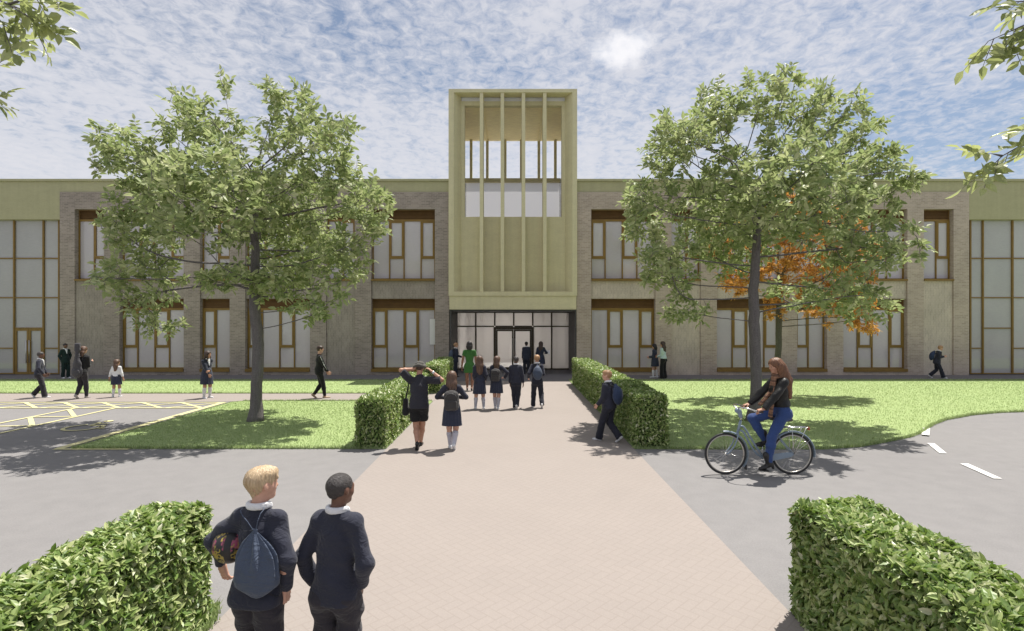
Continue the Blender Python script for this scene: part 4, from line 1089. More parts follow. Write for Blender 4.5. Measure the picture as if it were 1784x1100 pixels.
def person(label, loc, rotz, h, pose=None, top='sweater', top_m=None, bottom='trousers', bot_m=None, shoe_m=None, sock=None, hair='short', hair_m=None, skin=None,
           collar=None, res=.016, girth=1.0, sw=None, hem=None, skirt_hem=.30, belt=None, vneck=None, extra=None, female=False, shoe_kind='shoe', top_name=None, tl=.10, hhf=None):
    ps = dict(pose or {}); kid = h < 1.62; g = girth
    hipw, shw = .050 * h, (sw if sw else (.090 if kid else .099)) * h
    hh = (hhf or (.150 if h < 1.35 else (.138 if kid else .128))) * h
    fl = np.array(ps.get('fl', (-.055, 0, .042))) * h; fr = np.array(ps.get('fr', (.055, 0, .042))) * h
    l1, l2 = .245 * h, .233 * h
    if 'pelvis' in ps: pel = np.array(ps['pelvis']) * h
    else:
        pz = .518 * h; px = (fl[0] + fr[0]) / 2 * .8 + ps.get('sway', 0) * h; py = (fl[1] + fr[1]) / 2
        for f, s_ in ((fl, -1), (fr, 1)):
            dx, dy = f[0] - (px + s_ * hipw), f[1] - py; pz = min(pz, f[2] + math.sqrt(max((l1 + l2) ** 2 * .996 - dx * dx - dy * dy, .01)))
        pel = np.array([px, py, pz])
    lean, side, tw = R(ps.get('lean', 2)), R(ps.get('side', 0)), R(ps.get('twist', 0)); ht = R(ps.get('hiptwist', 0))
    up = nrm([math.sin(side), math.sin(lean), math.cos(lean) * math.cos(side)]); rt = np.array([math.cos(tw), math.sin(tw), 0]); hr = np.array([math.cos(ht), math.sin(ht), 0])
    fw = nrm(np.cross(up, rt))                        # forward of the chest
    TR = np.stack([rt, fw, nrm(np.cross(rt, fw))], 1)
    sc = pel + up * .290 * h; nb = pel + up * .325 * h
    yaw, pit = R(ps.get('yaw', 0)) + tw, R(ps.get('pitch', 0))
    HR = rotm(yaw, pit); hc = nb + up * .012 * h + HR @ np.array([0, .015 * h, .098 * h if not kid else .094 * h])
    hipL, hipR = pel - hr * hipw, pel + hr * hipw
    kneeL, ankL = ik(hipL, fl, l1, l2, ps.get('kpl', (-.12, 1, 0))); kneeR, ankR = ik(hipR, fr, l1, l2, ps.get('kpr', (.12, 1, 0)))
    shL, shR = sc - rt * shw + np.array([0, 0, ps.get('shrugl', 0) * h]), sc + rt * shw + np.array([0, 0, ps.get('shrugr', 0) * h])
    a1, a2 = (.160 * h, .140 * h) if kid else (.168 * h, .148 * h)
    hl = np.array(ps['hl']) * h if 'hl' in ps else shL + np.array([-.026, .012, -.311 if not kid else -.296]) * h; hrr = np.array(ps['hr']) * h if 'hr' in ps else shR + np.array([.026, .012, -.311 if not kid else -.296]) * h
    elL, wrL = ik(shL, hl, a1, a2, ps.get('pl', (-.25, -1, 0))); elR, wrR = ik(shR, hrr, a1, a2, ps.get('pr', (.25, -1, 0)))
    # ---- body
    ev = lambda z: pel + up * z * h
    tor = [('ell', pel + up * .012 * h, TR, (.086 * h * g, .062 * h * g, .075 * h), .05), ('ell', ev(.105), TR, (.074 * h * g * (.92 if female else 1), .052 * h * g, .09 * h), .06), ('ell', ev(.205), TR, (.088 * h * g, .060 * h * g, .095 * h), .06),
           ('cap', shL + rt * .014 * h, shR - rt * .014 * h, .030 * h, .030 * h, .035), ('cap', ev(.26), nb + up * .012 * h, .052 * h, .033 * h, .04)]
    if female and not kid: tor.append(('ell', ev(.215) + fw * .045 * h, TR, (.07 * h, .032 * h, .04 * h), .04))
    glut = [('ell', hipL - fw * .018 * h + np.array([0, 0, -.012 * h]), None, (.052 * h, .056 * h, .06 * h), .04), ('ell', hipR - fw * .018 * h + np.array([0, 0, -.012 * h]), None, (.052 * h, .056 * h, .06 * h), .04)]
    def leg(a, k, e, x=1.0):
        return [('cap', a, k, .050 * h * g * x, .034 * h * x, .03), ('cap', k, k + (e - k) * .35, .033 * h * x, .034 * h * x, .03), ('cap', k + (e - k) * .35, e, .034 * h * x, .0205 * h * x, .03)]
    def arm(a, k, e, x=1.0): return [('cap', a, k, .0285 * h * x, .0225 * h * x, .02), ('cap', k, k + (e - k) * .3, .024 * h * x, .0235 * h * x, .02), ('cap', k + (e - k) * .3, e, .0235 * h * x, .0155 * h * x, .02)]
    H_ = lambda v: hc + HR @ (np.array(v) * hh)
    neck = [('cap', nb - up * .02 * h, H_((0, -.08, -.28)), .034 * h * (.9 if female or kid else 1.02), .033 * h * (.86 if female or kid else 1), .02)]
    head = [('ell', H_((0, -.055, .12)), HR, (.365 * hh, .445 * hh, .385 * hh), .02), ('ell', H_((0, .10, -.16)), HR, (.265 * hh, .285 * hh, .335 * hh), .03), ('cap', H_((-.06, .27, -.40)), H_((.06, .27, -.40)), .085 * hh, .085 * hh, .03),
            ('cap', H_((0, .375, .04)), H_((0, .445, -.125)), .030 * hh, .055 * hh, .012), ('ell', H_((0, .395, -.14)), HR, (.075 * hh, .05 * hh, .04 * hh), .012),
            ('cap', H_((-.16, .34, .075)), H_((.16, .34, .075)), .05 * hh, .05 * hh, .03), ('ell', H_((.19, .24, -.12)), HR, (.10 * hh, .10 * hh, .10 * hh), .03), ('ell', H_((-.19, .24, -.12)), HR, (.10 * hh, .10 * hh, .10 * hh), .03),
            ('ell', H_((0, .365, -.265)), HR, (.085 * hh, .04 * hh, .025 * hh), .01), ('ell', H_((0, .355, -.31)), HR, (.07 * hh, .04 * hh, .025 * hh), .01)]
    for s_ in (-1, 1):
        RE = HR @ rotm(s_ * .35); head.append(('ell', H_((s_ * .375, -.03, -.03)), RE, (.035 * hh, .085 * hh, .125 * hh), .012))
    feetp = []
    def foot(e, yaw_, pitch_, z0):
        fd = np.array([math.sin(yaw_), math.cos(yaw_), 0]); dn = np.array([0, 0, -1.0]); c, s_ = math.cos(pitch_), math.sin(pitch_)
        f2 = fd * c + dn * s_; d2 = dn * c - fd * s_; return f2, d2
    fyl, fyr = R(ps.get('fyl', 6)), R(ps.get('fyr', -6))
    FT = {}
    for nm, e, yw, pt in (('L', ankL, -fyl, ps.get('fpl', 0)), ('R', ankR, -fyr, ps.get('fpr', 0))):
        f2, d2 = foot(e, yw, R(pt), 0); FT[nm] = (e, f2, d2)
        feetp += [('cap', e, e + d2 * .022 * h - f2 * .012 * h, .020 * h, .020 * h, .01), ('cap', e + d2 * .022 * h, e + d2 * .030 * h + f2 * .085 * h, .019 * h, .013 * h, .01)]
    bp = tor + glut + leg(hipL, kneeL, ankL) + leg(hipR, kneeR, ankR) + arm(shL, elL, wrL) + arm(shR, elR, wrR) + neck + head + feetp
    V, Fq = sdf_mesh(bp, res, .02)
    mi = np.zeros(len(Fq), int); cen = V[Fq].mean(1)
    loc_h = (cen - hc) @ HR / hh
    for s_ in (-1, 1): mi[np.linalg.norm((loc_h - np.array([s_ * .15, .345, .0])) * np.array([1, 1, 1.7]), axis=1) < .062] = 1
    mi[(np.linalg.norm((loc_h - np.array([0, .40, -.285])) * np.array([.9, 1, 2.2]), axis=1) < .10)] = 2
    Vs, Fs, Ms = [V], [Fq], [mi]; n0 = len(V)
    hres = min(res * .55, .0065)
    hands = ps.get('hands', {})
    for nm, e, k, s_ in (('L', wrL, elL, -1), ('R', wrR, elR, 1)):
        q = hands.get(nm, {}); d = nrm(q.get('d', nrm(e - k))); n_ = q.get('n', np.array([-s_ * 1.0, .15, 0])); n_ = nrm(n_); n_ = nrm(n_ - d * (n_ @ d))
        sd = q.get('t')                               # direction the thumb points to
        if sd is None: sd = fw
        sgn = 1 if np.cross(d, n_) @ np.asarray(sd) > 0 else -1
        hp = hand_prims(e, d, n_, h, sgn, q.get('curl', .30), q.get('spread', .05), q.get('ti', 0))
        v2, f2 = sdf_mesh(hp, hres, .004, pad=.012); Vs.append(v2); Fs.append(f2 + n0); n0 += len(v2); Ms.append(np.zeros(len(f2), int))
    me = np_mesh('person', np.concatenate(Vs), [np.concatenate(Fs)], True, np.concatenate(Ms))
    root = obj('person', me, [skin or SK_FAIR, M_EYE, M_LIP]); root.location = loc; root.rotation_euler = (0, 0, rotz); tag(root, label, 'person', GROUP_P)
    info = dict(root=root, sc=sc, rt=rt, fw=fw, up=up, TR=TR, hc=hc, HR=HR, hh=hh, wrL=wrL, wrR=wrR, elL=elL, elR=elR, shL=shL, shR=shR, pel=pel, nb=nb, h=h, H_=H_, FT=FT, kneeL=kneeL, kneeR=kneeR, hipL=hipL, hipR=hipR)
    def part(nm, prims, m, inf=0, k=.02, subs=(), cuts=(), disp=None, r=res, pad=.03):
        v, f = sdf_mesh(prims, r, k, inf, subs, cuts, disp, pad)
        return obj(nm, np_mesh(nm, v, [f], True), m, root)
    sd = abs(hash((round(loc[0], 2), round(loc[1], 2)))) % 17
    amp = .0070 if res < .010 else .0035
    neck_cut = [('cap', nb + up * .006 * h, nb + up * .09 * h, .034 * h, .05 * h)]
    # ---- upper garment
    if top:
        sl = ps.get('sleeve', 'short' if top in ('tshirt', 'dress') else 'long')
        x = 1.0; P = list(tor) + list(glut)
        for a, k_, e in ((shL, elL, wrL), (shR, elR, wrR)):
            if sl == 'long': P += [('cap', a, k_, .0305 * h, .0262 * h, .038), ('cap', k_, k_ + (e - k_) * .96, .0262 * h, .0195 * h, .015, True)]
            elif sl == 'elbow': P += [('cap', a, a + (k_ - a) * .86, .034 * h, .041 * h, .02, True)]
            else: P += [('cap', a, a + (k_ - a) * ps.get('slv', .62), .031 * h if top == 'dress' else .035 * h, .030 * h if top == 'dress' else .037 * h, .02, True)]
        hz = {'sweater': .475, 'blazer': .44, 'tshirt': .455, 'shirt': .49, 'jacket': .50, 'dress': .33}[top] if hem is None else hem
        if top in ('sweater', 'shirt', 'tshirt', 'jacket', 'blazer'):
            P.append(('cap', ev(.06), np.array([pel[0], pel[1], (hz - .03) * h]), .078 * h * g, (.080 if top != 'blazer' else .086) * h * g, .05))
            cz = hz * h
        else:
            cz = hz * h; mid = np.array([(fl[0] + fr[0]) / 2 * .5 + pel[0] * .5, (fl[1] + fr[1]) / 2 * .5 + pel[1] * .5, 0])
            for s_ in (-1, 1): P.append(('cap', pel + hr * s_ * .03 * h, np.array([mid[0], mid[1], cz - .03 * h]) + hr * s_ * .040 * h, .066 * h, .078 * h, .05))
        if 'pelvis' in ps: cuts = [(pel + up * ((hz - .518) * h), -up)]
        else: cuts = [((0, 0, cz), (0, 0, -1.0))]
        part(top_name or {'sweater': 'sweater', 'blazer': 'blazer', 'tshirt': 'shirt', 'shirt': 'shirt', 'jacket': 'jacket', 'dress': 'dress'}[top], P, top_m, .0085 * h * (1.25 if top in ('tshirt', 'blazer') else 1), .02, neck_cut, cuts, fold_fn(amp, sd), pad=.05)
    if vneck:                                          # white shirt front showing in the neckline
        a = ev(.315) + fw * .052 * h; b2 = ev(.20) + fw * .078 * h
        part('shirt_front', [('cap', a + rt * .014 * h, b2, .016 * h, .008 * h, .01), ('cap', a - rt * .014 * h, b2, .016 * h, .008 * h, .01)], vneck, 0, .01)
    if collar:
        rc = .0415 * h; c0 = nb + up * .031 * h; pts = []
        for i in range(29):
            a = 2 * math.pi * i / 28; pts.append(c0 + rt * math.cos(a) * rc * .98 + fw * (math.sin(a) * rc * .98) - up * (.020 * h * max(0, math.sin(a))))
        part('collar', [('cap', pts[i], pts[i + 1], .0095 * h, .0095 * h, .006) for i in range(28)] + [('cap', pts[i] - up * .008 * h, pts[i + 1] - up * .008 * h, .0095 * h, .0095 * h, .006) for i in range(28)], collar, 0, .006, r=min(res, .006))
    # ---- lower garment
    if bottom in ('trousers', 'shorts', 'leggings'):
        P = [tor[0]] + glut; P.append(('ell', ev(.07), TR, (.078 * h * g, .056 * h * g, .06 * h), .04))
        for a, k_, e in ((hipL, kneeL, ankL), (hipR, kneeR, ankR)):
            if bottom == 'trousers': P += [('cap', a, k_, .056 * h, .044 * h, .02), ('cap', k_, k_ + (e - k_) * 1.05, .043 * h, (.034 + tl * .05) * h, .02, True)]
            elif bottom == 'leggings': P += [('cap', a, k_, .052 * h, .037 * h, .02), ('cap', k_, k_ + (e - k_) * .35, .036 * h, .036 * h, .02), ('cap', k_ + (e - k_) * .35, k_ + (e - k_) * .97, .036 * h, .0245 * h, .02, True)]
            else: P += [('cap', a, a + (k_ - a) * .72, .060 * h, .062 * h, .02, True)]
        part(bottom if bottom != 'leggings' else 'trousers', P, bot_m, .005 * h, .02, (), [(ev(.115), up)], fold_fn(amp * (1.2 if bottom == 'trousers' else .6), sd + 3, 1.3), pad=.04)
    elif bottom == 'skirt':
        n, rings = 72, []; z0, z1 = .10, skirt_hem
        bt = np.array([(fl[0] + fr[0]) / 2 * .6 + pel[0] * .4, (fl[1] + fr[1]) / 2 * .6 + pel[1] * .4, z1 * h]); tp = ev(z0)
        V, Fs = [], []
        rr = [(0, .094, .078, 0), (.22, .111, .098, .15), (.5, .118, .105, .6), (.8, .122, .106, .9), (1.0, .128, .112, 1.0)]
        L = [(q, rx, ry, pl, 0) for q, rx, ry, pl in rr] + [(q, rx - .005, ry - .005, pl, 1) for q, rx, ry, pl in rr[::-1]]
        for q, rx, ry, pl, _ in L:
            c = tp + (bt - tp) * q
            for i in range(n):
                a = 2 * math.pi * i / n; pz = ((i % 4) / 4.0) * .012 * pl + .006 * pl * math.sin(3 * a + sd)
                V.append(c + rt * math.cos(a) * (rx + pz) * h * max(g, .97) + fw * math.sin(a) * (ry + pz) * h * max(g, .97))
        m_ = len(L)
        for j in range(m_ - 1):
            for i in range(n): Fs.append((j * n + i, j * n + (i + 1) % n, (j + 1) * n + (i + 1) % n, (j + 1) * n + i))
        F_ = np.array(Fs)[:, ::-1]; obj('skirt', np_mesh('skirt', np.array(V), [F_], False), bot_m, root)
    # ---- socks and shoes
    for nm, k_, e in (('L', kneeL, ankL), ('R', kneeR, ankR)):
        e0, f2, d2 = FT[nm]
        if sock: 
            f_ = sock[1]; part('sock', [('cap', k_ + (e - k_) * f_, k_ + (e - k_) * max(f_, .36), .0335 * h, .0345 * h, .01), ('cap', k_ + (e - k_) * max(f_, .36), e, .0345 * h, .0215 * h, .02)], sock[0], .0035 * h, .01, (), [(k_ + (e - k_) * f_, -(e - k_) / np.linalg.norm(e - k_))])
        wd = np.cross(f2, d2)
        sp = [('cap', e0 + d2 * .014 * h - f2 * .016 * h, e0 + d2 * .026 * h - f2 * .020 * h, .0235 * h, .0225 * h, .015), ('cap', e0 + d2 * .022 * h - f2 * .01 * h, e0 + d2 * .031 * h + f2 * .060 * h, .0225 * h, .0195 * h, .015),
              ('cap', e0 + d2 * .031 * h + f2 * .055 * h + wd * .006 * h, e0 + d2 * .033 * h + f2 * .092 * h, .0205 * h, .0165 * h, .015)]
        if shoe_kind == 'boot': sp += [('cap', e0 - d2 * .07 * h, e0 + d2 * .02 * h, .030 * h, .026 * h, .015), ('cap', e0 + d2 * .03 * h - f2 * .022 * h, e0 + d2 * .062 * h - f2 * .024 * h, .016 * h, .012 * h, .01)]
        if shoe_kind == 'heel': sp = [('cap', e0 + d2 * .030 * h - f2 * .018 * h, e0 + d2 * .034 * h + f2 * .05 * h, .0195 * h, .0165 * h, .015), ('cap', e0 + d2 * .034 * h + f2 * .05 * h, e0 + d2 * .04 * h + f2 * .088 * h, .0165 * h, .012 * h, .015)]
        cz = [(e0 + d2 * (.0435 if shoe_kind == 'shoe' else .075 if shoe_kind == 'boot' else .05) * h, d2)]
        part({'shoe': 'shoe', 'boot': 'boot', 'heel': 'shoe'}[shoe_kind], sp, shoe_m or M_SHOEW, 0, .01, (), cz, r=min(res, .012))
    # ---- hair
    if hair:
        st = lambda am, fr=26, vz=0: (lambda X, Y, Z: am * np.sin(fr * np.arctan2((X - hc[0]) * HR[0, 0] + (Y - hc[1]) * HR[1, 0], (X - hc[0]) * HR[0, 1] + (Y - hc[1]) * HR[1, 1]) + 3 * np.sin(30 * Z / hh * .14)) + am * .6 * np.sin(fr * 2.3 * np.arctan2((X - hc[0]), (Y - hc[1]) + 1e-6) + 9 * Z / hh))
        face = ('ell', H_((0, .62, -.20)), HR, (.36 * hh, .50 * hh, .46 * hh)); cran = ('ell', H_((0, -.055, .13)), HR, (.365 * hh, .445 * hh, .385 * hh), .02)
        ears = [('ell', H_((s_ * .40, .02, -.06)), HR, (.12 * hh, .12 * hh, .16 * hh)) for s_ in (-1, 1)]
        hr_ = min(res, .010)
        if hair == 'crop': part('hair', [cran, ('cap', H_((0, -.30, -.08)), H_((0, -.26, -.22)), .15 * hh, .11 * hh, .015)], hair_m, .018 * hh, .02, [face] + ears, [(H_((0, 0, -.34)), HR @ np.array([0, -.3, -1.0]))], lambda X, Y, Z: .0012 * np.sin(160 * X) * np.sin(150 * Y + 1) * np.sin(140 * Z), r=hr_)
        elif hair == 'short': part('hair', [cran, ('ell', H_((0, .0, .26)), HR, (.34 * hh, .42 * hh, .27 * hh), .02), ('cap', H_((0, -.28, -.10)), H_((0, -.25, -.24)), .16 * hh, .12 * hh, .02)], hair_m, .04 * hh, .02, [face] + ears, [(H_((0, 0, -.36)), HR @ np.array([0, -.3, -1.0]))], st(.0022), r=hr_)
        elif hair == 'bowl':
            part('hair', [('ell', H_((0, -.05, .15)), HR, (.375 * hh, .455 * hh, .385 * hh), .01), ('ell', H_((.03, .04, .32)), HR, (.33 * hh, .41 * hh, .22 * hh), .015), ('ell', H_((0, -.16, .17)), HR, (.355 * hh, .34 * hh, .30 * hh), .015),
                          ('cap', H_((-.24, -.14, .05)), H_((-.17, -.20, -.16)), .13 * hh, .07 * hh, .012), ('cap', H_((.24, -.14, .05)), H_((.17, -.20, -.16)), .13 * hh, .07 * hh, .012), ('cap', H_((0, -.26, .0)), H_((0, -.20, -.34)), .17 * hh, .10 * hh, .015), ('cap', H_((.05, .36, .34)), H_((.26, .36, .18)), .09 * hh, .035 * hh, .012)],
                 hair_m, .012 * hh, .02, [('ell', H_((0, .66, -.24)), HR, (.36 * hh, .46 * hh, .46 * hh))] + ears, [(H_((0, 0, -.44)), HR @ np.array([0, -.2, -1.0]))], st(.0034, 19), r=min(res, .0055))
        else:
            ln = {'long': 1.5, 'bob': .75, 'mid': 1.05, 'xlong': 1.95}[hair] * hh; bk = -fw
            dn = lambda q: nrm(np.array([0, 0, -1.0]) + bk * .0) * q
            base = H_((0, -.30, -.05)); P = [cran, ('ell', H_((0, -.05, .20)), HR, (.37 * hh, .44 * hh, .33 * hh), .03)]
            vol = ps.get('hairvol', 1.0); tail = bk * (.030 * h)
            for o, wd, q in ((-.22, .17, .92), (0, .20, 1.0), (.22, .17, .95), (-.33, .10, .8), (.33, .10, .78)):
                a = H_((o, -.24 + abs(o) * .35, .02)); m1 = a + np.array([0, 0, -.42 * ln]) + tail * .8 + rt * o * .05 * hh; e_ = a + np.array([0, 0, -q * ln]) + tail * (1.3 + ps.get('tail', 0)) + rt * o * .10 * hh
                P += [('cap', a, m1, wd * hh, wd * hh * .95 * vol, .04), ('cap', m1, e_, wd * hh * .95 * vol, wd * hh * .55 * vol, .04)]
            P += [tuple(q) for q in ps.get('hair_extra', [])]
            if ps.get('front'):
                for s_ in (-1, 1): P += [('cap', H_((s_ * .33, .12, .05)), H_((s_ * .36, .16, -.9)), .09 * hh, .06 * hh, .03)]
            part('hair', P, hair_m, .04 * hh, .03, [('ell', H_((0, .64, -.20)), HR, (.34 * hh, .50 * hh, .48 * hh))], (), st(.0035, 21), r=min(res, .012))
    return info

def world_pt(info, v):
    o = info['root']; c, s_ = math.cos(o.rotation_euler.z), math.sin(o.rotation_euler.z); return Vector((o.location.x + c * v[0] - s_ * v[1], o.location.y + s_ * v[0] + c * v[1], o.location.z + v[2]))
def held(name, info, prims, m, res, label, cat, k=.015, disp=None, subs=(), cuts=(), group=None, bevel=0):
    v, f = sdf_mesh(prims, res, k, 0, subs, cuts, disp); o = obj(name, np_mesh(name, v, [f], True), m)
    o.location = info['root'].location; o.rotation_euler = info['root'].rotation_euler; return tag(o, label, cat, group)
def child(name, par, prims, m, res, k=.01, disp=None):
    v, f = sdf_mesh(prims, res, k, 0, (), (), disp); return obj(name, np_mesh(name, v, [f], True), m, par)
M_BAGK = cloth('charcoal_backpack_fabric', (.045, .042, .042), .7, 120); M_BAGB = cloth('slate_blue_bag', (.062, .080, .122), .6, 160); M_BAGN = cloth('navy_bag', (.025, .040, .085), .7, 140)
M_STRAP = cloth('black_strap', (.02, .02, .021), .7, 200); M_CASE = cloth('dark_grey_padded_case', (.060, .058, .066), .75, 90); M_CORD = cloth('dark_cord', (.02, .022, .03), .7, 300); M_ZIP = mat('grey_zip', (.12, .12, .12), .4, .1, 20, metal=.6)
def backpack(info, m, label, size=1.0, kind='pack', off=0, res=.011):
    h = info['h']; b = -info['fw']; up, rt = info['up'], info['rt']; TR = info['TR']; c = info['pel'] + up * (.175 + off) * h + b * (.092 + .045 * size) * h
    s = size * h
    if kind == 'pack':
        o = held('backpack', info, [('box', c, TR, (.082 * s, .048 * s, .108 * s), .04 * s, .02), ('ell', c + up * .06 * s, TR, (.078 * s, .046 * s, .066 * s), .03)], m, res, label, 'backpack')
        child('pocket', o, [('box', c + b * .045 * s - up * .042 * s, TR, (.064 * s, .018 * s, .052 * s), .016 * s, .02)], m, res)
        child('zip', o, [('cap', c + b * .046 * s + up * .045 * s + rt * .062 * s * math.cos(a0) + up * .045 * s * math.sin(a0), c + b * .046 * s + up * .045 * s + rt * .062 * s * math.cos(a1) + up * .045 * s * math.sin(a1), .003 * s, .003 * s) for a0, a1 in ((k * .35, (k + 1) * .35) for k in range(9))], M_ZIP, .005)
    else:
        o = held('backpack', info, [('ell', c - up * .02 * s, TR, (.082 * s, .058 * s, .115 * s), .03), ('cap', c + up * .06 * s - b * .02 * s, c + up * .11 * s - b * .025 * s, .045 * s, .018 * s, .03)], m, res, label, 'drawstring bag', disp=fold_fn(.003, 2, 1.2))
    for s_ in (-1, 1):
        sh = info['sc'] + rt * s_ * .062 * h
        q = [c + up * .085 * s - b * .035 * s + rt * s_ * .03 * s, sh + up * .044 * h + b * .018 * h, sh + up * .030 * h + info['fw'] * .050 * h, info['pel'] + up * .19 * h + rt * s_ * .078 * h + info['fw'] * .066 * h, info['pel'] + up * .10 * h + rt * s_ * .088 * h]
        child('strap', o, [('cap', q[i], q[i + 1], .009 * h, .009 * h, .006) for i in range(4)], M_STRAP, .009)
    return o
# ================================================================== the people
class Loc:
    """turns photo pixels at a chosen depth into a person's own coordinates (fractions of the height)"""
    def __init__(s, X, Y, rz, h): s.l = np.array([X, Y, 0]); s.rz = rz; s.h = h
    def __call__(s, px, py, Y):
        p = np.array(fp(px, py, Y)) - s.l; c, n = math.cos(-s.rz), math.sin(-s.rz)
        return np.array([c * p[0] - n * p[1], n * p[0] + c * p[1], p[2]]) / s.h
DOWN = lambda s_: dict(d=(s_ * .05, .12, -1), n=(-s_, .25, 0), curl=.32)
# -- blond boy in front
YB1 = 3.54; X1 = (449 - 892) / 270.0; RZ = R(-8); L1 = Loc(X1, YB1, RZ, 1.575)
boy = person('blond boy in navy jumper carrying a ball under his arm and a drawstring bag', (X1, YB1, 0), RZ, 1.575,
    dict(yaw=-36, pitch=2, lean=1, side=0, fl=(-.05, .05, .042), fr=(.055, -.05, .042), hl=L1(387, 981, 3.70), pl=(-1, -.35, -.15), hr=L1(497, 1022, 3.53), pr=(.8, -.7, 0),
         hands=dict(L=dict(d=(.12, .18, -1), n=(.2, 1, .1), curl=.30, spread=.10), R=dict(d=(.02, .15, -1), n=(-1, .1, 0), curl=.55))),
    'sweater', M_NAVY, 'trousers', M_CHAR, M_SHOEB, hair='bowl', hair_m=H_BLOND, skin=SK_FAIR, collar=M_WSHIRT, res=.0075, sw=.080, girth=.86, hhf=.133)
# -- dark haired boy in front
X2 = (583 - 892) / 270.0; RZ2 = R(-14); L2 = Loc(X2, YB1, RZ2, 1.53)
boy2 = person('boy with cropped black hair in navy jumper, hands in his trouser pockets', (X2, YB1, 0), RZ2, 1.53,
    dict(yaw=-22, pitch=0, lean=2, fl=(-.065, .0, .042), fr=(.065, .02, .042), hl=L2(548, 1014, 3.64), pl=(-1, -.7, 0), hr=L2(629, 1018, 3.58), pr=(1, -.7, 0),
         hands=dict(L=dict(d=(.35, .25, -1), n=(1, 0, 0), curl=.2), R=dict(d=(-.25, .25, -1), n=(-1, 0, 0), curl=.2))),
    'sweater', M_NAVY, 'trousers', M_CHAR, M_SHOEB, hair='crop', hair_m=H_CROP, skin=SK_DARK, collar=M_WSHIRT, res=.0075, girth=.93, hem=.495, tl=.25, sw=.082, hhf=.130)
# -- ball and drawstring bag of the blond boy
def m_ball():
    m, t, b = new_mat('floral_ball'); tc = t.new('ShaderNodeTexCoord').outputs['Object']
    v = t.new('ShaderNodeTexVoronoi'); v.feature = 'F1'; v.inputs['Scale'].default_value = 34; t.link(tc, v.inputs['Vector'])
    n = t.noise(tc, 11, 3, .6); n2 = t.noise(t.mapping(tc, (1, 1, 1), (0, 0, 0), (4, 1, 2)), 13, 3, .6)
    ringm = t.ramp(v.outputs['Distance'], [(.25, 0), (.35, 1), (.5, 1), (.6, 0)])
    c = t.mix(t.ramp(n, [(.50, 0), (.56, 1)]), (.02, .018, .02), (.34, .07, .13)); c = t.mix(t.math('MULTIPLY', ringm, t.ramp(n2, [(.46, 0), (.54, 1)])), c, (.36, .27, .06))
    s_ = t.new('ShaderNodeSeparateXYZ'); t.link(tc, s_.inputs[0])
    band = t.math('LESS_THAN', t.math('ABSOLUTE', t.math('SUBTRACT', s_.outputs[0], .030)), .020)
    c = t.mix(band, c, (.016, .015, .016)); t.link(c, b.inputs['Base Color']); b.inputs['Roughness'].default_value = .45
    t.link(t.bump(v.outputs['Distance'], .2, .003), b.inputs['Normal']); return m
bmh = bmesh.new(); bmesh.ops.create_uvsphere(bmh, u_segments=40, v_segments=24, radius=.108)
me = bpy.data.meshes.new('ball'); bmh.to_mesh(me); bmh.free(); me.polygons.foreach_set('use_smooth', [True] * len(me.polygons))
ball = obj('ball', me, m_ball()); ball.location = fp(401, 951, 3.555); tag(ball, 'black ball with pink and yellow flowers under the blond boy\'s arm', 'ball')
def drawstring():
    T_, B_ = np.array(fp(443, 921, 3.40)), np.array(fp(446, 1038, 3.41)); n, m = 96, 44; V = []
    prof = [(0, .010), (.02, .022), (.045, .014), (.08, .026), (.2, .062), (.4, .104), (.58, .132), (.74, .142), (.87, .130), (.95, .088), (.99, .03), (1, .004)]
    px_, pw = zip(*prof)
    for j in range(m + 1):
        v = j / m; wv = float(np.interp(v, px_, pw)); c = T_ + (B_ - T_) * v; c = c + np.array([.012 * math.sin(v * 3), 0, 0])
        for i in range(n):
            a = 2 * math.pi * i / n; pl = (max(0, 1 - v * 1.15) ** .8) * .34 if v > .06 else .05
            k = 1 + (.32 * math.exp(-((v - .30) / .26) ** 2) * (math.sin(8 * a + .9 * math.sin(2 * a) + 1.2 * v) * .7 + math.sin(13 * a + 1.3) * .4) if v > .06 else pl * math.sin(11 * a)) + .035 * math.sin(4 * a + 7 * v) + .02 * math.sin(9 * v + 2 * a)
            sg = .10 * max(0, v - .5) * math.cos(a - .6)
            V.append((c[0] + math.cos(a) * wv * (k + sg), c[1] + math.sin(a) * wv * .50 * k - .012 * math.sin(v * math.pi), c[2] + .016 * math.sin(2 * a + 1) * v))
    F_ = [(j * n + i, j * n + (i + 1) % n, (j + 1) * n + (i + 1) % n, (j + 1) * n + i) for j in range(m) for i in range(n)]
    o = obj('drawstring_bag', np_mesh('drawstring_bag', np.array(V), [np.array(F_)[:, ::-1]], True), M_BAGB); tag(o, 'slate blue drawstring bag on the back of the blond boy', 'drawstring bag')
    def cd(pts, r=.0032):
        P = [Vector(fp(*p)) for p in pts]; Q = []
        for i in range(len(P) - 1):
            for k in range(6): Q.append(P[i].lerp(P[i + 1], k / 6))
        Q.append(P[-1]); mb = MB(); mb.tube(Q, r, 6); mb.build('cord', M_BAGB if r > .003 else M_CORD, o, True)
    cd([(441, 924, 3.40), (431, 909, 3.40), (421, 897, 3.42), (419, 890, 3.45), (423, 884, 3.52), (430, 884, 3.60)])
    cd([(446, 924, 3.40), (449, 908, 3.40), (454, 895, 3.42), (459, 889, 3.45), (462, 884, 3.53), (460, 885, 3.60)])
    cd([(441, 924, 3.39), (425, 926, 3.395), (418, 919, 3.40), (420, 895, 3.42)], .0028)
    cd([(482, 1000, 3.42), (487, 1012, 3.42), (489, 1030, 3.44), (486, 1038, 3.45), (480, 1040, 3.45), (474, 1036, 3.44)], .0029)
drawstring()

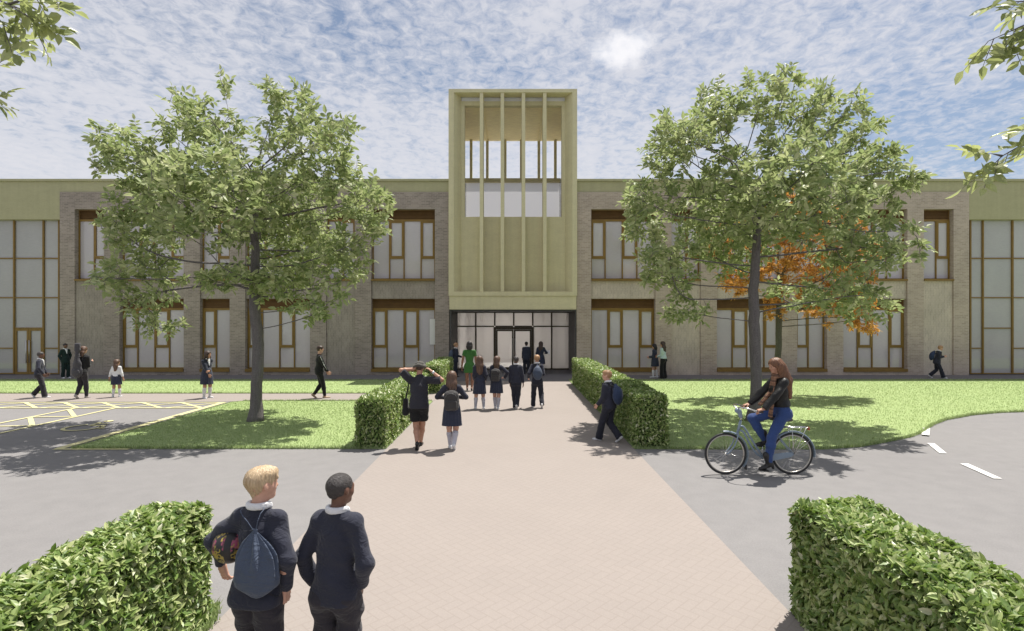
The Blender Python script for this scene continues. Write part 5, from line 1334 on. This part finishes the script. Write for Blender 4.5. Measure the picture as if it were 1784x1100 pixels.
def P_(label, fpx, htop, rz, pose=None, h=None, Y=None, **kw):
    """place a person by the pixel of the feet (ground contact) and the top of the head"""
    Y = Y or CAM_H * F / (fpx[1] - 560.0); X = (fpx[0] - 892.0) * Y / F
    hh_ = h or (CAM_H + (560.0 - htop) * Y / F) / 1.01
    rz = rz + math.degrees(math.atan2(-X, Y))        # turn is given relative to the line of sight
    pose = pose(Loc(X, Y, R(rz), hh_)) if callable(pose) else pose
    return person(label, (X, Y, 0), R(rz), hh_, pose, **kw)
# -- man in the cap
man = P_('man in bucket hat, dark shirt and shorts, both hands raised to his head', (731, 781), 629, -6, lambda L: dict(
    fl=(-.012, -.14, .085), fpl=52, fr=(.0, .12, .042), kpl=(-.1, 1, 0), kpr=(.1, 1, 0), lean=5, pitch=-8, yaw=-6, shrugl=-.006, shrugr=-.006, sleeve='elbow', slv=.8,
    hl=L(721, 643, 11.03), pl=(-1, -.1, -1.5), hr=L(753, 648, 11.03), pr=(1, -.1, -1.7),
    hands=dict(L=dict(d=(.75, .25, .55), n=(.35, .1, -.9), curl=.35), R=dict(d=(-.75, .2, .6), n=(-.35, .1, -.9), curl=.35, spread=.12))),
    top='tshirt', top_m=M_GREYT, bottom='shorts', bot_m=M_BLACKC, shoe_m=M_SHOEB, hair='short', hair_m=H_DKBR, skin=SK_MID, res=.0095, hem=.468, girth=1.12)
H_ = man['H_']; hh = man['hh']; HR = man['HR']
hatm = cloth('grey_hat_cloth', (.085, .08, .07), .9, 120)
v, f = sdf_mesh([('ell', H_((0, -.04, .30)), HR, (.41 * hh, .48 * hh, .30 * hh), .02)] + [('cap', H_((.50 * math.cos(a), -.06 + .60 * math.sin(a), .12 + .05 * math.sin(3 * a))), H_((.50 * math.cos(a + .35), -.06 + .60 * math.sin(a + .35), .12 + .05 * math.sin(3 * a + 1.05))), .05 * hh, .05 * hh, .05) for a in np.arange(0, 6.28, .35)], .0075, .05)
obj('hat', np_mesh('hat', v, [f], True), hatm, man['root'])
wv = man['wrR'] - (man['wrR'] - man['elR']) * .12; wd = nrm(man['wrR'] - man['elR'])
child('wristwatch', man['root'], [('cap', wv - wd * .008, wv + wd * .008, .033, .033, .002)], M_STEEL, .006)
c = man['shL'] - man['rt'] * .055 * man['h'] + np.array([0, 0, -.30 * man['h']])
tote = held('tote_bag', man, [('box', c, man['TR'], (.045, .15, .165), .04, .02), ('box', c - np.array([0, 0, .10]), man['TR'], (.060, .15, .075), .05, .04)], M_BLACKC, .010, 'black tote bag hanging from the left shoulder of the man in the hat', 'bag', disp=fold_fn(.004, 1))
for q in (-.06, .06):
    sL = man['shL']; p0, p1 = c + man['fw'] * q + np.array([0, 0, .16]), sL - man['rt'] * .012 + man['fw'] * q * .35 + np.array([0, 0, .070])
    child('strap', tote, [('cap', p0, p1, .010, .010, .004), ('cap', p1, p1 + man['rt'] * .05, .010, .010, .004)], M_BLACKC, .009)
# -- girl with backpack beside him
g4 = P_('girl with long hair and charcoal backpack, hands on hips beside the man in the hat', (787, 782), 648, -3, lambda L: dict(
    fl=(-.02, .03, .042), fr=(.035, -.10, .075), fpr=42, lean=2, yaw=-14, side=-1, hl=L(775, 693, 11.13), pl=(-1, -.7, -.2), hr=L(799, 692, 11.13), pr=(1, -.7, -.2), tail=.0,
    hands=dict(L=dict(d=(.9, .35, -.1), n=(.1, -1, 0), curl=.2), R=dict(d=(-.9, .35, -.1), n=(-.1, -1, 0), curl=.2))),
    top='sweater', top_m=M_NAVY, bottom='skirt', bot_m=M_SKIRT, skirt_hem=.315, sock=(M_SOCK, .22), shoe_m=M_SHOEW, hair='long', hair_m=H_BROWN, skin=SK_FAIR, res=.0105, female=True, hem=.54, girth=.9)
backpack(g4, M_BAGK, 'charcoal backpack on the girl standing beside the man in the hat', 1.12, off=-.045)
# -- woman in green
P_('woman in a bright green dress with a dark ponytail walking to the entrance', (818, 681), 596, -4, dict(fl=(-.05, .04, .058), fr=(.05, -.05, .062), fpl=22, fpr=30, lean=1, yaw=18, hl=(-.155, -.02, .50), hr=(.160, -.02, .47), pl=(-.6, -1, 0), pr=(.6, -1, 0), slv=.5),
   top='dress', top_m=M_GREEN, bottom=None, shoe_m=M_SHOEB, shoe_kind='heel', hair='bob', hair_m=H_BLACK, skin=SK_BROWN, female=True, hem=.375, girth=.95)
# -- pair of girls and pair of boys on the path
g6 = P_('girl with very long brown hair and pale socks, no bag, on the path', (836, 713), 622, 2, dict(fl=(-.085, .0, .042), fr=(.075, .0, .042), lean=1, hl=(-.10, .06, .56), hr=(.11, .06, .56), tail=-.02, hairvol=1.15),
   top='sweater', top_m=M_NAVY, bottom='skirt', bot_m=M_SKIRT, skirt_hem=.30, sock=(M_SOCK, .2), shoe_m=M_SHOEW, hair='xlong', hair_m=H_BROWN, skin=SK_FAIR, res=.0125, female=True, girth=.95)
g7 = P_('girl with charcoal backpack turning her head right, between a girl and two boys', (865, 713), 622, -8, dict(fl=(-.03, .04, .042), fr=(.035, -.04, .042), lean=1, yaw=-34, hr=(.15, .06, .60), pr=(1, -.3, 0), hl=(-.10, .06, .55), tail=-.02, hands=dict(R=dict(d=(-.6, .7, 0), n=(0, -.3, -1), curl=.4))),
   top='sweater', top_m=M_NAVY, bottom='skirt', bot_m=M_SKIRT, skirt_hem=.315, sock=(M_SOCK, .2), shoe_m=M_SHOEW, hair='long', hair_m=H_BROWN, skin=SK_FAIR, res=.0125, female=True, girth=.92)
backpack(g7, M_BAGK, 'charcoal backpack on the girl between another girl and two boys', 1.05, off=-.03)
P_('boy with cropped dark hair walking up the path, hands in front, no bag', (900, 713), 621, 0, dict(fl=(-.03, .11, .042), fr=(-.0, -.08, .085), fpr=50, lean=3, yaw=-6, hl=(-.125, .03, .50), hr=(.125, .03, .50), pl=(-1, -.5, 0), pr=(1, -.5, 0)),
   top='sweater', top_m=M_NAVY, bottom='trousers', bot_m=M_NAVY2, shoe_m=M_SHOEW, hair='crop', hair_m=H_CROP, skin=SK_DARK, collar=M_WSHIRT, res=.0125, hem=.50)
b9 = P_('blond boy with a blue drawstring bag walking up the path', (933, 711), 619, 4, dict(fl=(-.04, .10, .042), fr=(.115, -.10, .085), fpr=48, lean=5, yaw=-6, hl=(-.13, .08, .58), hr=(.12, .1, .60)),
   top='sweater', top_m=M_NAVY, bottom='trousers', bot_m=M_NAVY2, shoe_m=M_SHOEW, hair='short', hair_m=H_GINGER, skin=SK_FAIR, collar=M_WSHIRT, res=.0125, hem=.50)
backpack(b9, M_BAGB, 'blue drawstring bag on the blond boy walking up the path', 1.12, 'draw')
# -- people at the doors
b10 = P_('boy with blue backpack facing right beside the dark entrance jamb', (793, 657), 598, -70, dict(yaw=-10, fl=(-.05, .05, .042), fr=(.05, -.05, .042), hl=(-.08, .16, .60), hr=(.08, .16, .60)), Y=25.0,
   top='blazer', top_m=M_BLAZER, bottom='trousers', bot_m=M_NAVY2, shoe_m=M_SHOEB, hair='short', hair_m=H_GINGER, skin=SK_FAIR, collar=M_WSHIRT, vneck=M_WSHIRT)
backpack(b10, M_BAGB, 'blue backpack of the boy beside the entrance jamb', 1.05, 'draw')
P_('boy in dark blazer standing in front of the glass entrance doors', (917, 653), 596, 0, dict(fl=(-.06, .0, .042), fr=(.06, .0, .042)), Y=26.4, top='blazer', top_m=M_BLAZER, bottom='trousers', bot_m=M_NAVY2, shoe_m=M_SHOEB, hair='crop', hair_m=H_BLACK, skin=SK_DARK, collar=M_WSHIRT)
g12 = P_('girl with long dark hair holding a white sheet of paper at the entrance', (942, 653), 596, -12, dict(fl=(-.04, .02, .042), fr=(.045, -.02, .042), hr=(.13, .13, .66), pr=(.6, -.6, -.4), hl=(-.12, .03, .53)), top='blazer', top_m=M_BLAZER, bottom='skirt', bot_m=M_SKIRT, skirt_hem=.33, sock=(M_SOCK, .25), shoe_m=M_SHOEB, hair='xlong', hair_m=H_DKBR, skin=SK_MID, female=True)
pp = world_pt(g12, g12['wrR']); pm = MB(); pm.box(-.11, .11, -.003, .003, -.10, .10)
po = pm.build('paper_sheet', M_WSHIRT); po.location = pp + Vector((.10, .06, .04)); po.rotation_euler = (R(-35), 0, R(-10)); tag(po, 'white sheet of paper in the hand of the girl at the entrance', 'paper')
# -- boy by the right hedge
b13 = P_('fair haired boy in navy blazer walking out beside the right hedge', (1058, 769), 644, 62, dict(fl=(-.02, .12, .042), fr=(.03, -.17, .082), fpr=40, lean=3, yaw=22, hl=(-.09, .10, .52), hr=(.11, .06, .52), fyl=0, fyr=0),
   top='blazer', top_m=M_NAVY, bottom='trousers', bot_m=M_NAVY2, shoe_m=M_SHOEW, hair='short', hair_m=H_GINGER, skin=SK_FAIR, collar=M_WSHIRT, res=.0105, hem=.47, tl=.25)
backpack(b13, M_BAGN, 'navy drawstring bag on the boy beside the right hedge', 1.15, 'draw')
# -- girl and woman by the right windows
P_('girl in grey blue blazer and white socks talking to the woman in black trousers', (1140, 658), 600, 72, dict(yaw=-10, fl=(-.05, .02, .042), fr=(.05, -.06, .042), hl=(-.06, .14, .62), hr=(.06, .14, .60)), top='blazer', top_m=M_SKIRT, bottom='skirt', bot_m=M_SKIRT, skirt_hem=.34, sock=(M_WSOCK, .15), shoe_m=M_SHOEW, hair='bob', hair_m=H_BLACK, skin=SK_FAIR, female=True, vneck=M_WSHIRT)
P_('woman with long wavy hair, pale blue blouse and wide black trousers', (1156, 660), 596, 62, dict(yaw=10, fl=(-.05, .02, .042), fr=(.05, -.02, .042), hl=(-.04, .16, .60), hr=(.05, .16, .62), hairvol=1.2), top='shirt', top_m=M_LBLUE, bottom='trousers', bot_m=M_BLACKC, shoe_m=M_SHOEB, hair='long', hair_m=H_DKBR, skin=SK_MID, female=True, hem=.55, tl=.5)
# -- boy far right
b17 = P_('boy with navy bag walking right past the brick wall', (1633, 659), 601, -78, dict(yaw=-4, pitch=-12, lean=10, fl=(-.03, -.17, .082), fpl=38, fr=(.03, .14, .042), hl=(-.06, .15, .66), hr=(.06, .15, .66), fyl=0, fyr=0), top='blazer', top_m=M_NAVY, bottom='trousers', bot_m=M_NAVY2, shoe_m=M_SHOEW, hair='short', hair_m=H_GINGER, skin=SK_FAIR, vneck=M_WSHIRT, collar=M_WSHIRT, tl=.4)
backpack(b17, M_BAGN, 'navy drawstring bag on the boy walking past the right brick wall', 1.2, 'draw')
# -- group on the left
P_('boy in navy jumper with white collar walking on the cross path near the glazed wing', (72, 693), 613, -104, dict(yaw=12, fl=(-.045, -.14, .085), fpl=58, fr=(.045, .07, .042), lean=2, hl=(-.12, .06, .53), hr=(.12, .06, .53), pl=(-1, -.6, 0), pr=(1, -.6, 0), fyl=0, fyr=0), top='sweater', top_m=M_NAVY, bottom='trousers', bot_m=M_CHAR, shoe_m=M_SHOEW, hair='crop', hair_m=H_CROP, skin=SK_DARK, collar=M_WSHIRT, vneck=M_WSHIRT, res=.0135, hem=.50, tl=.3)
P_('boy in dark green blazer leaning in the shade of the brick wall', (114, 659), 599, -150, dict(yaw=-8, fl=(-.04, .06, .042), fr=(.06, -.02, .042), lean=-4, hl=(-.10, .0, .53), hr=(.10, .0, .53), pl=(-1, -.4, 0), pr=(1, -.4, 0)), top='blazer', top_m=M_TEAL, bottom='trousers', bot_m=M_TEAL, shoe_m=M_SHOEW, hair='crop', hair_m=H_BLACK, skin=SK_DARK, vneck=M_WSHIRT, collar=M_WSHIRT)
g20 = P_('girl in black carrying a grey guitar case on her back', (144, 694.5), 604, -36, dict(yaw=-30, pitch=-4, lean=4, fl=(-.03, -.12, .08), fpl=35, fr=(.03, .06, .042), hl=(-.10, .13, .66), hr=(.06, .15, .70), fyl=0, fyr=0), top='jacket', top_m=M_BLACKC, bottom='leggings', bot_m=M_CHAR, shoe_m=M_SHOEG, hair='mid', hair_m=H_BROWN, skin=SK_FAIR, res=.0135, female=True)
c = g20['pel'] - g20['fw'] * .17 + np.array([-.02, 0, 0]); U = nrm(np.array([0, .03, 1])); TR_ = np.stack([g20['rt'], nrm(np.cross(U, g20['rt'])), U], 1)
gc = held('guitar_case', g20, [('ell', c + U * .02, TR_, (.185, .065, .20), .05), ('ell', c + U * .26, TR_, (.14, .062, .15), .06), ('cap', c + U * .30, c + U * .74, .070, .055, .05), ('box', c + U * .82, TR_, (.085, .055, .14), .045, .04)], M_CASE, .0125, 'grey padded guitar case on the back of the girl in black', 'guitar case', k=.04)
child('zip', gc, [('cap', c + U * (.06 + .17 * math.sin(a)) - TR_[:, 1] * -.0 + TR_[:, 0] * .178 * math.cos(a), c + U * (.06 + .17 * math.sin(a + .4)) + TR_[:, 0] * .178 * math.cos(a + .4), .012, .012, .004) for a in np.arange(-3.0, 0, .4)], M_ZIP, .009)
child('pocket', gc, [('ell', c - TR_[:, 1] * -.055 * -1 - U * .01, TR_, (.13, .045, .14), .03)], M_CASE, .011)
for s_ in (-1, 1):
    sh = g20['sc'] + g20['rt'] * s_ * .1; q = [c + U * .5 + g20['rt'] * s_ * .05, sh + g20['up'] * .085, sh + g20['up'] * .03 + g20['fw'] * .10, g20['pel'] + g20['up'] * .25 + g20['rt'] * s_ * .13 + g20['fw'] * .06]
    child('strap', gc, [('cap', q[i], q[i + 1], .017, .017, .006) for i in range(3)], M_STRAP, .011)
P_('small girl in white blouse and navy skirt on the cross path', (202, 692.5), 628, -28, dict(yaw=-42, fl=(-.075, .0, .042), fr=(.07, .05, .042), hl=(-.17, .0, .50), hr=(.17, .05, .46), slv=.95, lean=0), top='shirt', top_m=M_WSHIRT, bottom='skirt', bot_m=M_SKIRT, skirt_hem=.35, sock=(M_WSOCK, .15), shoe_m=M_SHOEW, hair='long', hair_m=H_BROWN, skin=SK_MID, res=.0125, female=True, hem=.56)
P_('girl in dark blazer and skirt standing with folded hands near the tree', (360, 694), 613, -146, dict(yaw=24, fl=(-.075, .0, .042), fr=(.075, .02, .042), hl=(.02, .13, .60), hr=(.04, .15, .50), front=1, lean=1, hands=dict(L=dict(d=(.8, .3, -.1), n=(0, -1, -.2), curl=.4), R=dict(d=(-.3, .2, -1), n=(-.5, -.6, 0), curl=.35))), top='blazer', top_m=M_BLAZER, bottom='skirt', bot_m=M_SKIRT, skirt_hem=.31, sock=(M_WSOCK, .15), shoe_m=M_SHOEW, hair='long', hair_m=H_DKBR, skin=SK_MID, vneck=M_WSHIRT, collar=M_WSHIRT, res=.0125, female=True, hem=.45)
b23 = P_('young man in black jacket with pale sleeve stripes walking right of the tree trunk', (557, 694), 603, -82, dict(yaw=-4, lean=0, fl=(-.03, -.10, .075), fpl=40, fr=(.03, .09, .042), hl=(-.06, .14, .50), hr=(.07, .15, .50), fyl=0, fyr=0), top='jacket', top_m=M_BLACKC, bottom='leggings', bot_m=M_BLACKC, shoe_m=M_TAN, hair='short', hair_m=H_DKBR, skin=SK_FAIR, res=.0125)
for a, k_, e in ((b23['shR'], b23['elR'], b23['wrR']), (b23['shL'], b23['elL'], b23['wrL'])):
    sg = b23['rt'] * (1 if a is b23['shR'] else -1) * .036 * b23['h']
    child('sleeve_stripe', b23['root'], [('cap', a + sg + np.array([0, 0, .01]), k_ + sg * .85, .012, .012, .01), ('cap', k_ + sg * .85, e + sg * .55, .012, .010, .01)], M_WSHIRT, .0095)

# ================================================================== cyclist and bicycle
CX, CY = 4.105, 9.12; BRZ = R(90)
M_BIKE = mat('slate_blue_paint', (.20, .255, .32), .35, .05, 5, spec=.5); M_TYRE = mat('black_tyre', (.022, .022, .024), .7, .15, 30, .3, 90); M_CHROME = mat('chrome', (.62, .61, .59), .22, .05, 8, metal=1)
M_RIM = mat('silver_rim', (.50, .47, .43), .35, .06, 10, metal=.8); M_SADDLE = mat('dark_brown_saddle', (.045, .034, .028), .5, .15, 10, .2, 60); M_RED = mat('red_reflector', (.45, .05, .03), .3, .05, 10)
bike = empty('bicycle', (CX, CY, 0), BRZ); tag(bike, 'slate blue city bicycle with rear carrier ridden by the woman', 'bicycle')
def bt(name, runs, m, r=.014, n=10, par=None, smooth=True):
    mb = MB()
    for q in runs:
        P = [Vector(p) for p in q[0]]; rr = q[1] if len(q) > 1 else r
        if len(P) > 2:                                  # smooth the path
            Q = []
            for i in range(len(P) - 1):
                p0, p1, p2, p3 = P[max(i - 1, 0)], P[i], P[i + 1], P[min(i + 2, len(P) - 1)]
                for k in range(6):
                    t_ = k / 6; Q.append(.5 * ((2 * p1) + (p2 - p0) * t_ + (2 * p0 - 5 * p1 + 4 * p2 - p3) * t_ ** 2 + (3 * p1 - p0 - 3 * p2 + p3) * t_ ** 3))
            P = Q + [P[-1]]
        mb.tube(P, rr, n)
    return mb.build(name, m, par or bike, smooth)
WR, FXH, RXH = .348, .554, -.556; BB = (0, -.075, .285)
for fx in (FXH, RXH):
    wh = MB(); wh.tube([(-.035, fx, WR), (.035, fx, WR)], .022, 14); whl = wh.build('wheel', M_CHROME, bike, True)
    def ring_(R0, r, flat=1):
        mb = MB(); V0 = MB(); V0.torus((0, 0, 0), R0, r, 'y', 64, 10, flat=flat); V = V0.V[0]
        mb.add(np.stack([V[:, 1], V[:, 0] + fx, V[:, 2] + WR], 1), [f for k in V0.F.values() for f in k]); return mb
    ring_(.330, .0185).build('tyre', M_TYRE, whl, True); ring_(.306, .011, 1.2).build('rim', M_RIM, whl, True)
    sp = MB()
    for k in range(32):
        a = 2 * math.pi * k / 32; a2 = a + (.28 if k % 4 < 2 else -.28); s_ = .03 if k % 2 else -.03
        sp.tube([(s_, fx + .02 * math.cos(a2), WR + .02 * math.sin(a2)), (0, fx + .30 * math.cos(a), WR + .30 * math.sin(a))], .0014, 4)
    sp.build('spokes', M_CHROME, whl)
bt('frame', [([(0, .30, .90), (0, .352, .70)], .021), ([(0, .325, .80), (0, .25, .79), (0, .14, .62), (0, .03, .44), (0, -.075, .285)], .0165), ([(0, .335, .745), (0, .25, .70), (0, .16, .53), (0, .05, .36), (0, -.075, .270)], .0165),
             ([BB, (0, -.27, .80)], .0165), ([(-.03, 0 - .09, .285), (-.06, -.35, .32), (-.06, RXH, WR)], .009), ([(.03, -.09, .285), (.06, -.35, .32), (.06, RXH, WR)], .009),
             ([(-.02, -.245, .72), (-.06, RXH, WR)], .009), ([(.02, -.245, .72), (.06, RXH, WR)], .009)], M_BIKE)
bt('fork', [([(0, .352, .70), (-.05, .365, .66), (-.055, .42, .50), (-.052, .50, .39), (-.05, FXH, WR)], .012), ([(.0, .352, .70), (.05, .365, .66), (.055, .42, .50), (.052, .50, .39), (.05, FXH, WR)], .012)], M_BIKE)
def fender(fx, a0, a1):
    mb = MB(); N = 30; V = []; Fs = []; wdt = .032
    for i in range(N + 1):
        a = R(a0 + (a1 - a0) * i / N)
        for x, dr in ((-wdt, -.014), (-wdt * .7, .006), (0, .013), (wdt * .7, .006), (wdt, -.014), (wdt * .68, 0), (0, .007), (-wdt * .68, 0)):
            r = .372 + dr; V.append((x, fx + r * math.cos(a), WR + r * math.sin(a)))
    for i in range(N):
        for k in range(8): Fs.append((i * 8 + k, i * 8 + (k + 1) % 8, (i + 1) * 8 + (k + 1) % 8, (i + 1) * 8 + k))
    mb.add(V, Fs); mb.build('fender', M_BIKE, bike, True)
fender(FXH, 98, 215); fender(FXH, 84, 100.2); fender(RXH, 20, 190)
mudflap = MB(); mudflap.box(-.03, .03, FXH - .345, FXH - .325, .085, .165); mudflap.build('mudflap', M_TYRE, bike)
bt('stem', [([(0, .30, .90), (0, .285, .965)], .013), ([(0, .285, .965), (0, .30, 1.02), (0, .325, 1.075)], .016)], M_CHROME)
child_prims = [('cap', (0, .325, 1.055), (0, .30, .965), .040, .030, .02), ('ell', (0, .355, 1.065), None, (.045, .045, .042), .02)]
v, f = sdf_mesh(child_prims, .007, .02); obj('headlight', np_mesh('headlight', v, [f], True), M_BIKE, bike)
bt('handlebar', [([(-.28, .07, 1.085), (-.27, .16, 1.10), (-.22, .30, 1.135), (-.10, .375, 1.13), (0, .335, 1.095), (.10, .375, 1.13), (.22, .30, 1.135), (.27, .16, 1.10), (.28, .07, 1.085)], .0115)], M_CHROME)
for s_ in (-1, 1):
    bt('grip', [([(s_ * .281, .055, 1.083), (s_ * .272, .15, 1.098)], .0165)], M_SADDLE); bt('brake_lever', [([(s_ * .262, .20, 1.10), (s_ * .268, .15, 1.075), (s_ * .275, .09, 1.062)], .006)], M_CHROME)
bt('seat_post', [([(0, -.268, .795), (0, -.315, .90)], .0125)], M_CHROME)
v, f = sdf_mesh([('ell', (-.055, -.44, .925), None, (.075, .10, .035), .05), ('ell', (.055, -.44, .925), None, (.075, .10, .035), .05), ('cap', (0, -.40, .925), (0, -.20, .93), .045, .022, .05)], .008, .04); obj('saddle', np_mesh('saddle', v, [f], True), M_SADDLE, bike)
bt('carrier', [([(x, -.36, .79), (x, -.80, .79)], .006) for x in (-.06, -.03, 0, .03, .06)] + [([(-.062, y, .789), (.062, y, .789)], .006) for y in (-.37, -.52, -.66, -.79)] + [([(s_ * .062, -.52, .79), (s_ * .065, RXH, WR)], .006) for s_ in (-1, 1)] + [([(s_ * .062, -.76, .79), (s_ * .066, RXH, WR)], .006) for s_ in (-1, 1)] + [([(-.062, -.36, .79), (0, -.33, .83)], .006)], M_CHROME)
bt('fender_stay', [([(s_ * .05, FXH, WR), (s_ * .034, FXH - .36, WR - .05)], .003) for s_ in (-1, 1)] + [([(s_ * .06, RXH, WR), (s_ * .034, RXH - .29, WR + .24)], .003) for s_ in (-1, 1)], M_CHROME)
cg = MB(); 
v, f = sdf_mesh([('cap', (-.055, -.12, .285), (-.055, -.50, .345), .062, .040, .02)], .008, .01, cuts=(((-.068, 0, 0), (-1, 0, 0)), ((-.042, 0, 0), (1, 0, 0)))); obj('chain_guard', np_mesh('chain_guard', v, [f], True), M_BIKE, bike)
LP, RP = (-.15, -.045, .118), (.15, -.105, .452)
cr = MB(); cr.tube([(-.085, *BB[1:]), (.085, *BB[1:])], .016, 12); cr.tube([(-.08, *BB[1:]), (-.085, LP[1], LP[2])], .010, 8); cr.tube([(.08, *BB[1:]), (.085, RP[1], RP[2])], .010, 8); cr.build('crank', M_CHROME, bike, True)
for p in (LP, RP):
    pb = MB(); s_ = -1 if p[0] < 0 else 1; pb.box(p[0] - .05, p[0] + .04, p[1] - .04, p[1] + .05, p[2] - .018, p[2] - .002); pb.build('pedal', M_TYRE, bike)
rfl = MB(); rfl.box(-.03, .03, -.832, -.822, .74, .79); rfl.build('rear_reflector', M_RED, bike)
# rider
h = 1.80; f_ = lambda x, y, z: (x / h, y / h, z / h)
rider = person('woman with long brown hair, leather jacket, plaid scarf and blue jeans riding the bicycle', (CX, CY, 0), BRZ, h,
    dict(pelvis=f_(0, -.375, 1.035), lean=4, yaw=4, pitch=-10, fl=f_(-.125, -.105, .235), fpl=18, fr=f_(.125, -.16, .545), fpr=8, fyl=2, fyr=-2, kpl=(-.15, 1, .2), kpr=(.12, 1, .4),
         hl=f_(-.285, .045, 1.125), pl=(-.6, -.5, -.6), hr=f_(.285, .045, 1.125), pr=(.7, -.4, -.5), tail=.6, hairvol=.9, hair_extra=[('cap', (o, -.345, 1.80), (o * 1.3, -.455, 1.57), .072, .058, .03) for o in (-.05, .05)] + [('cap', (o * 1.3, -.455, 1.57), (o * 1.1, -.490, 1.29), .058, .026, .03) for o in (-.05, .05)],
         hands=dict(L=dict(d=(.12, .95, -.28), n=(.1, -.2, -1), curl=.75, t=(1, 0, 0), ti=.3), R=dict(d=(-.12, .95, -.28), n=(-.1, -.2, -1), curl=.75, t=(-1, 0, 0), ti=.3))),
    top='jacket', top_m=M_LEATHER, bottom='leggings', bot_m=M_DENIM, shoe_m=M_SHOEB, shoe_kind='boot', hair='xlong', hair_m=H_RED, skin=SK_MID, res=.0085, female=True, hem=.575, girth=.95)
def m_plaid():
    m, t, b = new_mat('brown_plaid_scarf'); tc = t.new('ShaderNodeTexCoord').outputs['Object']; s_ = t.new('ShaderNodeSeparateXYZ'); t.link(tc, s_.inputs[0])
    def st(o, fq, w0, ph=0): return t.math('LESS_THAN', t.math('FRACT', t.math('ADD', t.math('MULTIPLY', o, fq), ph)), w0)
    a = st(s_.outputs[2], 11, .45); b1 = st(s_.outputs[0], 18, .4); d_ = st(s_.outputs[2], 22, .18, .3)
    c = t.mix(t.math('MULTIPLY', a, .7), (.24, .125, .075), (.075, .042, .03)); c = t.mix(t.math('MULTIPLY', b1, .5), c, (.06, .035, .028)); c = t.mix(t.math('MULTIPLY', d_, .6), c, (.38, .22, .13))
    t.link(c, b.inputs['Base Color']); b.inputs['Roughness'].default_value = .9; t.link(t.bump(t.noise(tc, 160, 2, .6), .3, .004), b.inputs['Normal']); return m
nb, fw, rt, up = rider['nb'], rider['fw'], rider['rt'], rider['up']; pr = []
for i in range(12):
    a, b2 = 2 * math.pi * i / 12, 2 * math.pi * (i + 1) / 12; q = lambda t_: nb + up * (.035 + .018 * math.cos(t_)) + rt * math.cos(t_) * .068 + fw * (math.sin(t_) * .072 + .008)
    pr.append(('cap', q(a), q(b2), .030, .030, .015))
for s_, ln in ((-1, .66), (1, .50)):
    a = nb + fw * .085 + rt * s_ * .035; m1 = nb + fw * .135 + rt * s_ * .055 - up * .25; e = m1 - up * (ln - .30) + fw * (.10 if s_ < 0 else .16) + rt * s_ * .05
    for o in (-.022, .022): pr += [('cap', a + rt * o, m1 + rt * o, .020, .021, .015), ('cap', m1 + rt * o, e + rt * o * 1.3, .021, .024, .015)]
v, f = sdf_mesh(pr, .0085, .012, disp=fold_fn(.003, 4)); obj('scarf', np_mesh('scarf', v, [f], True), m_plaid(), rider['root'])
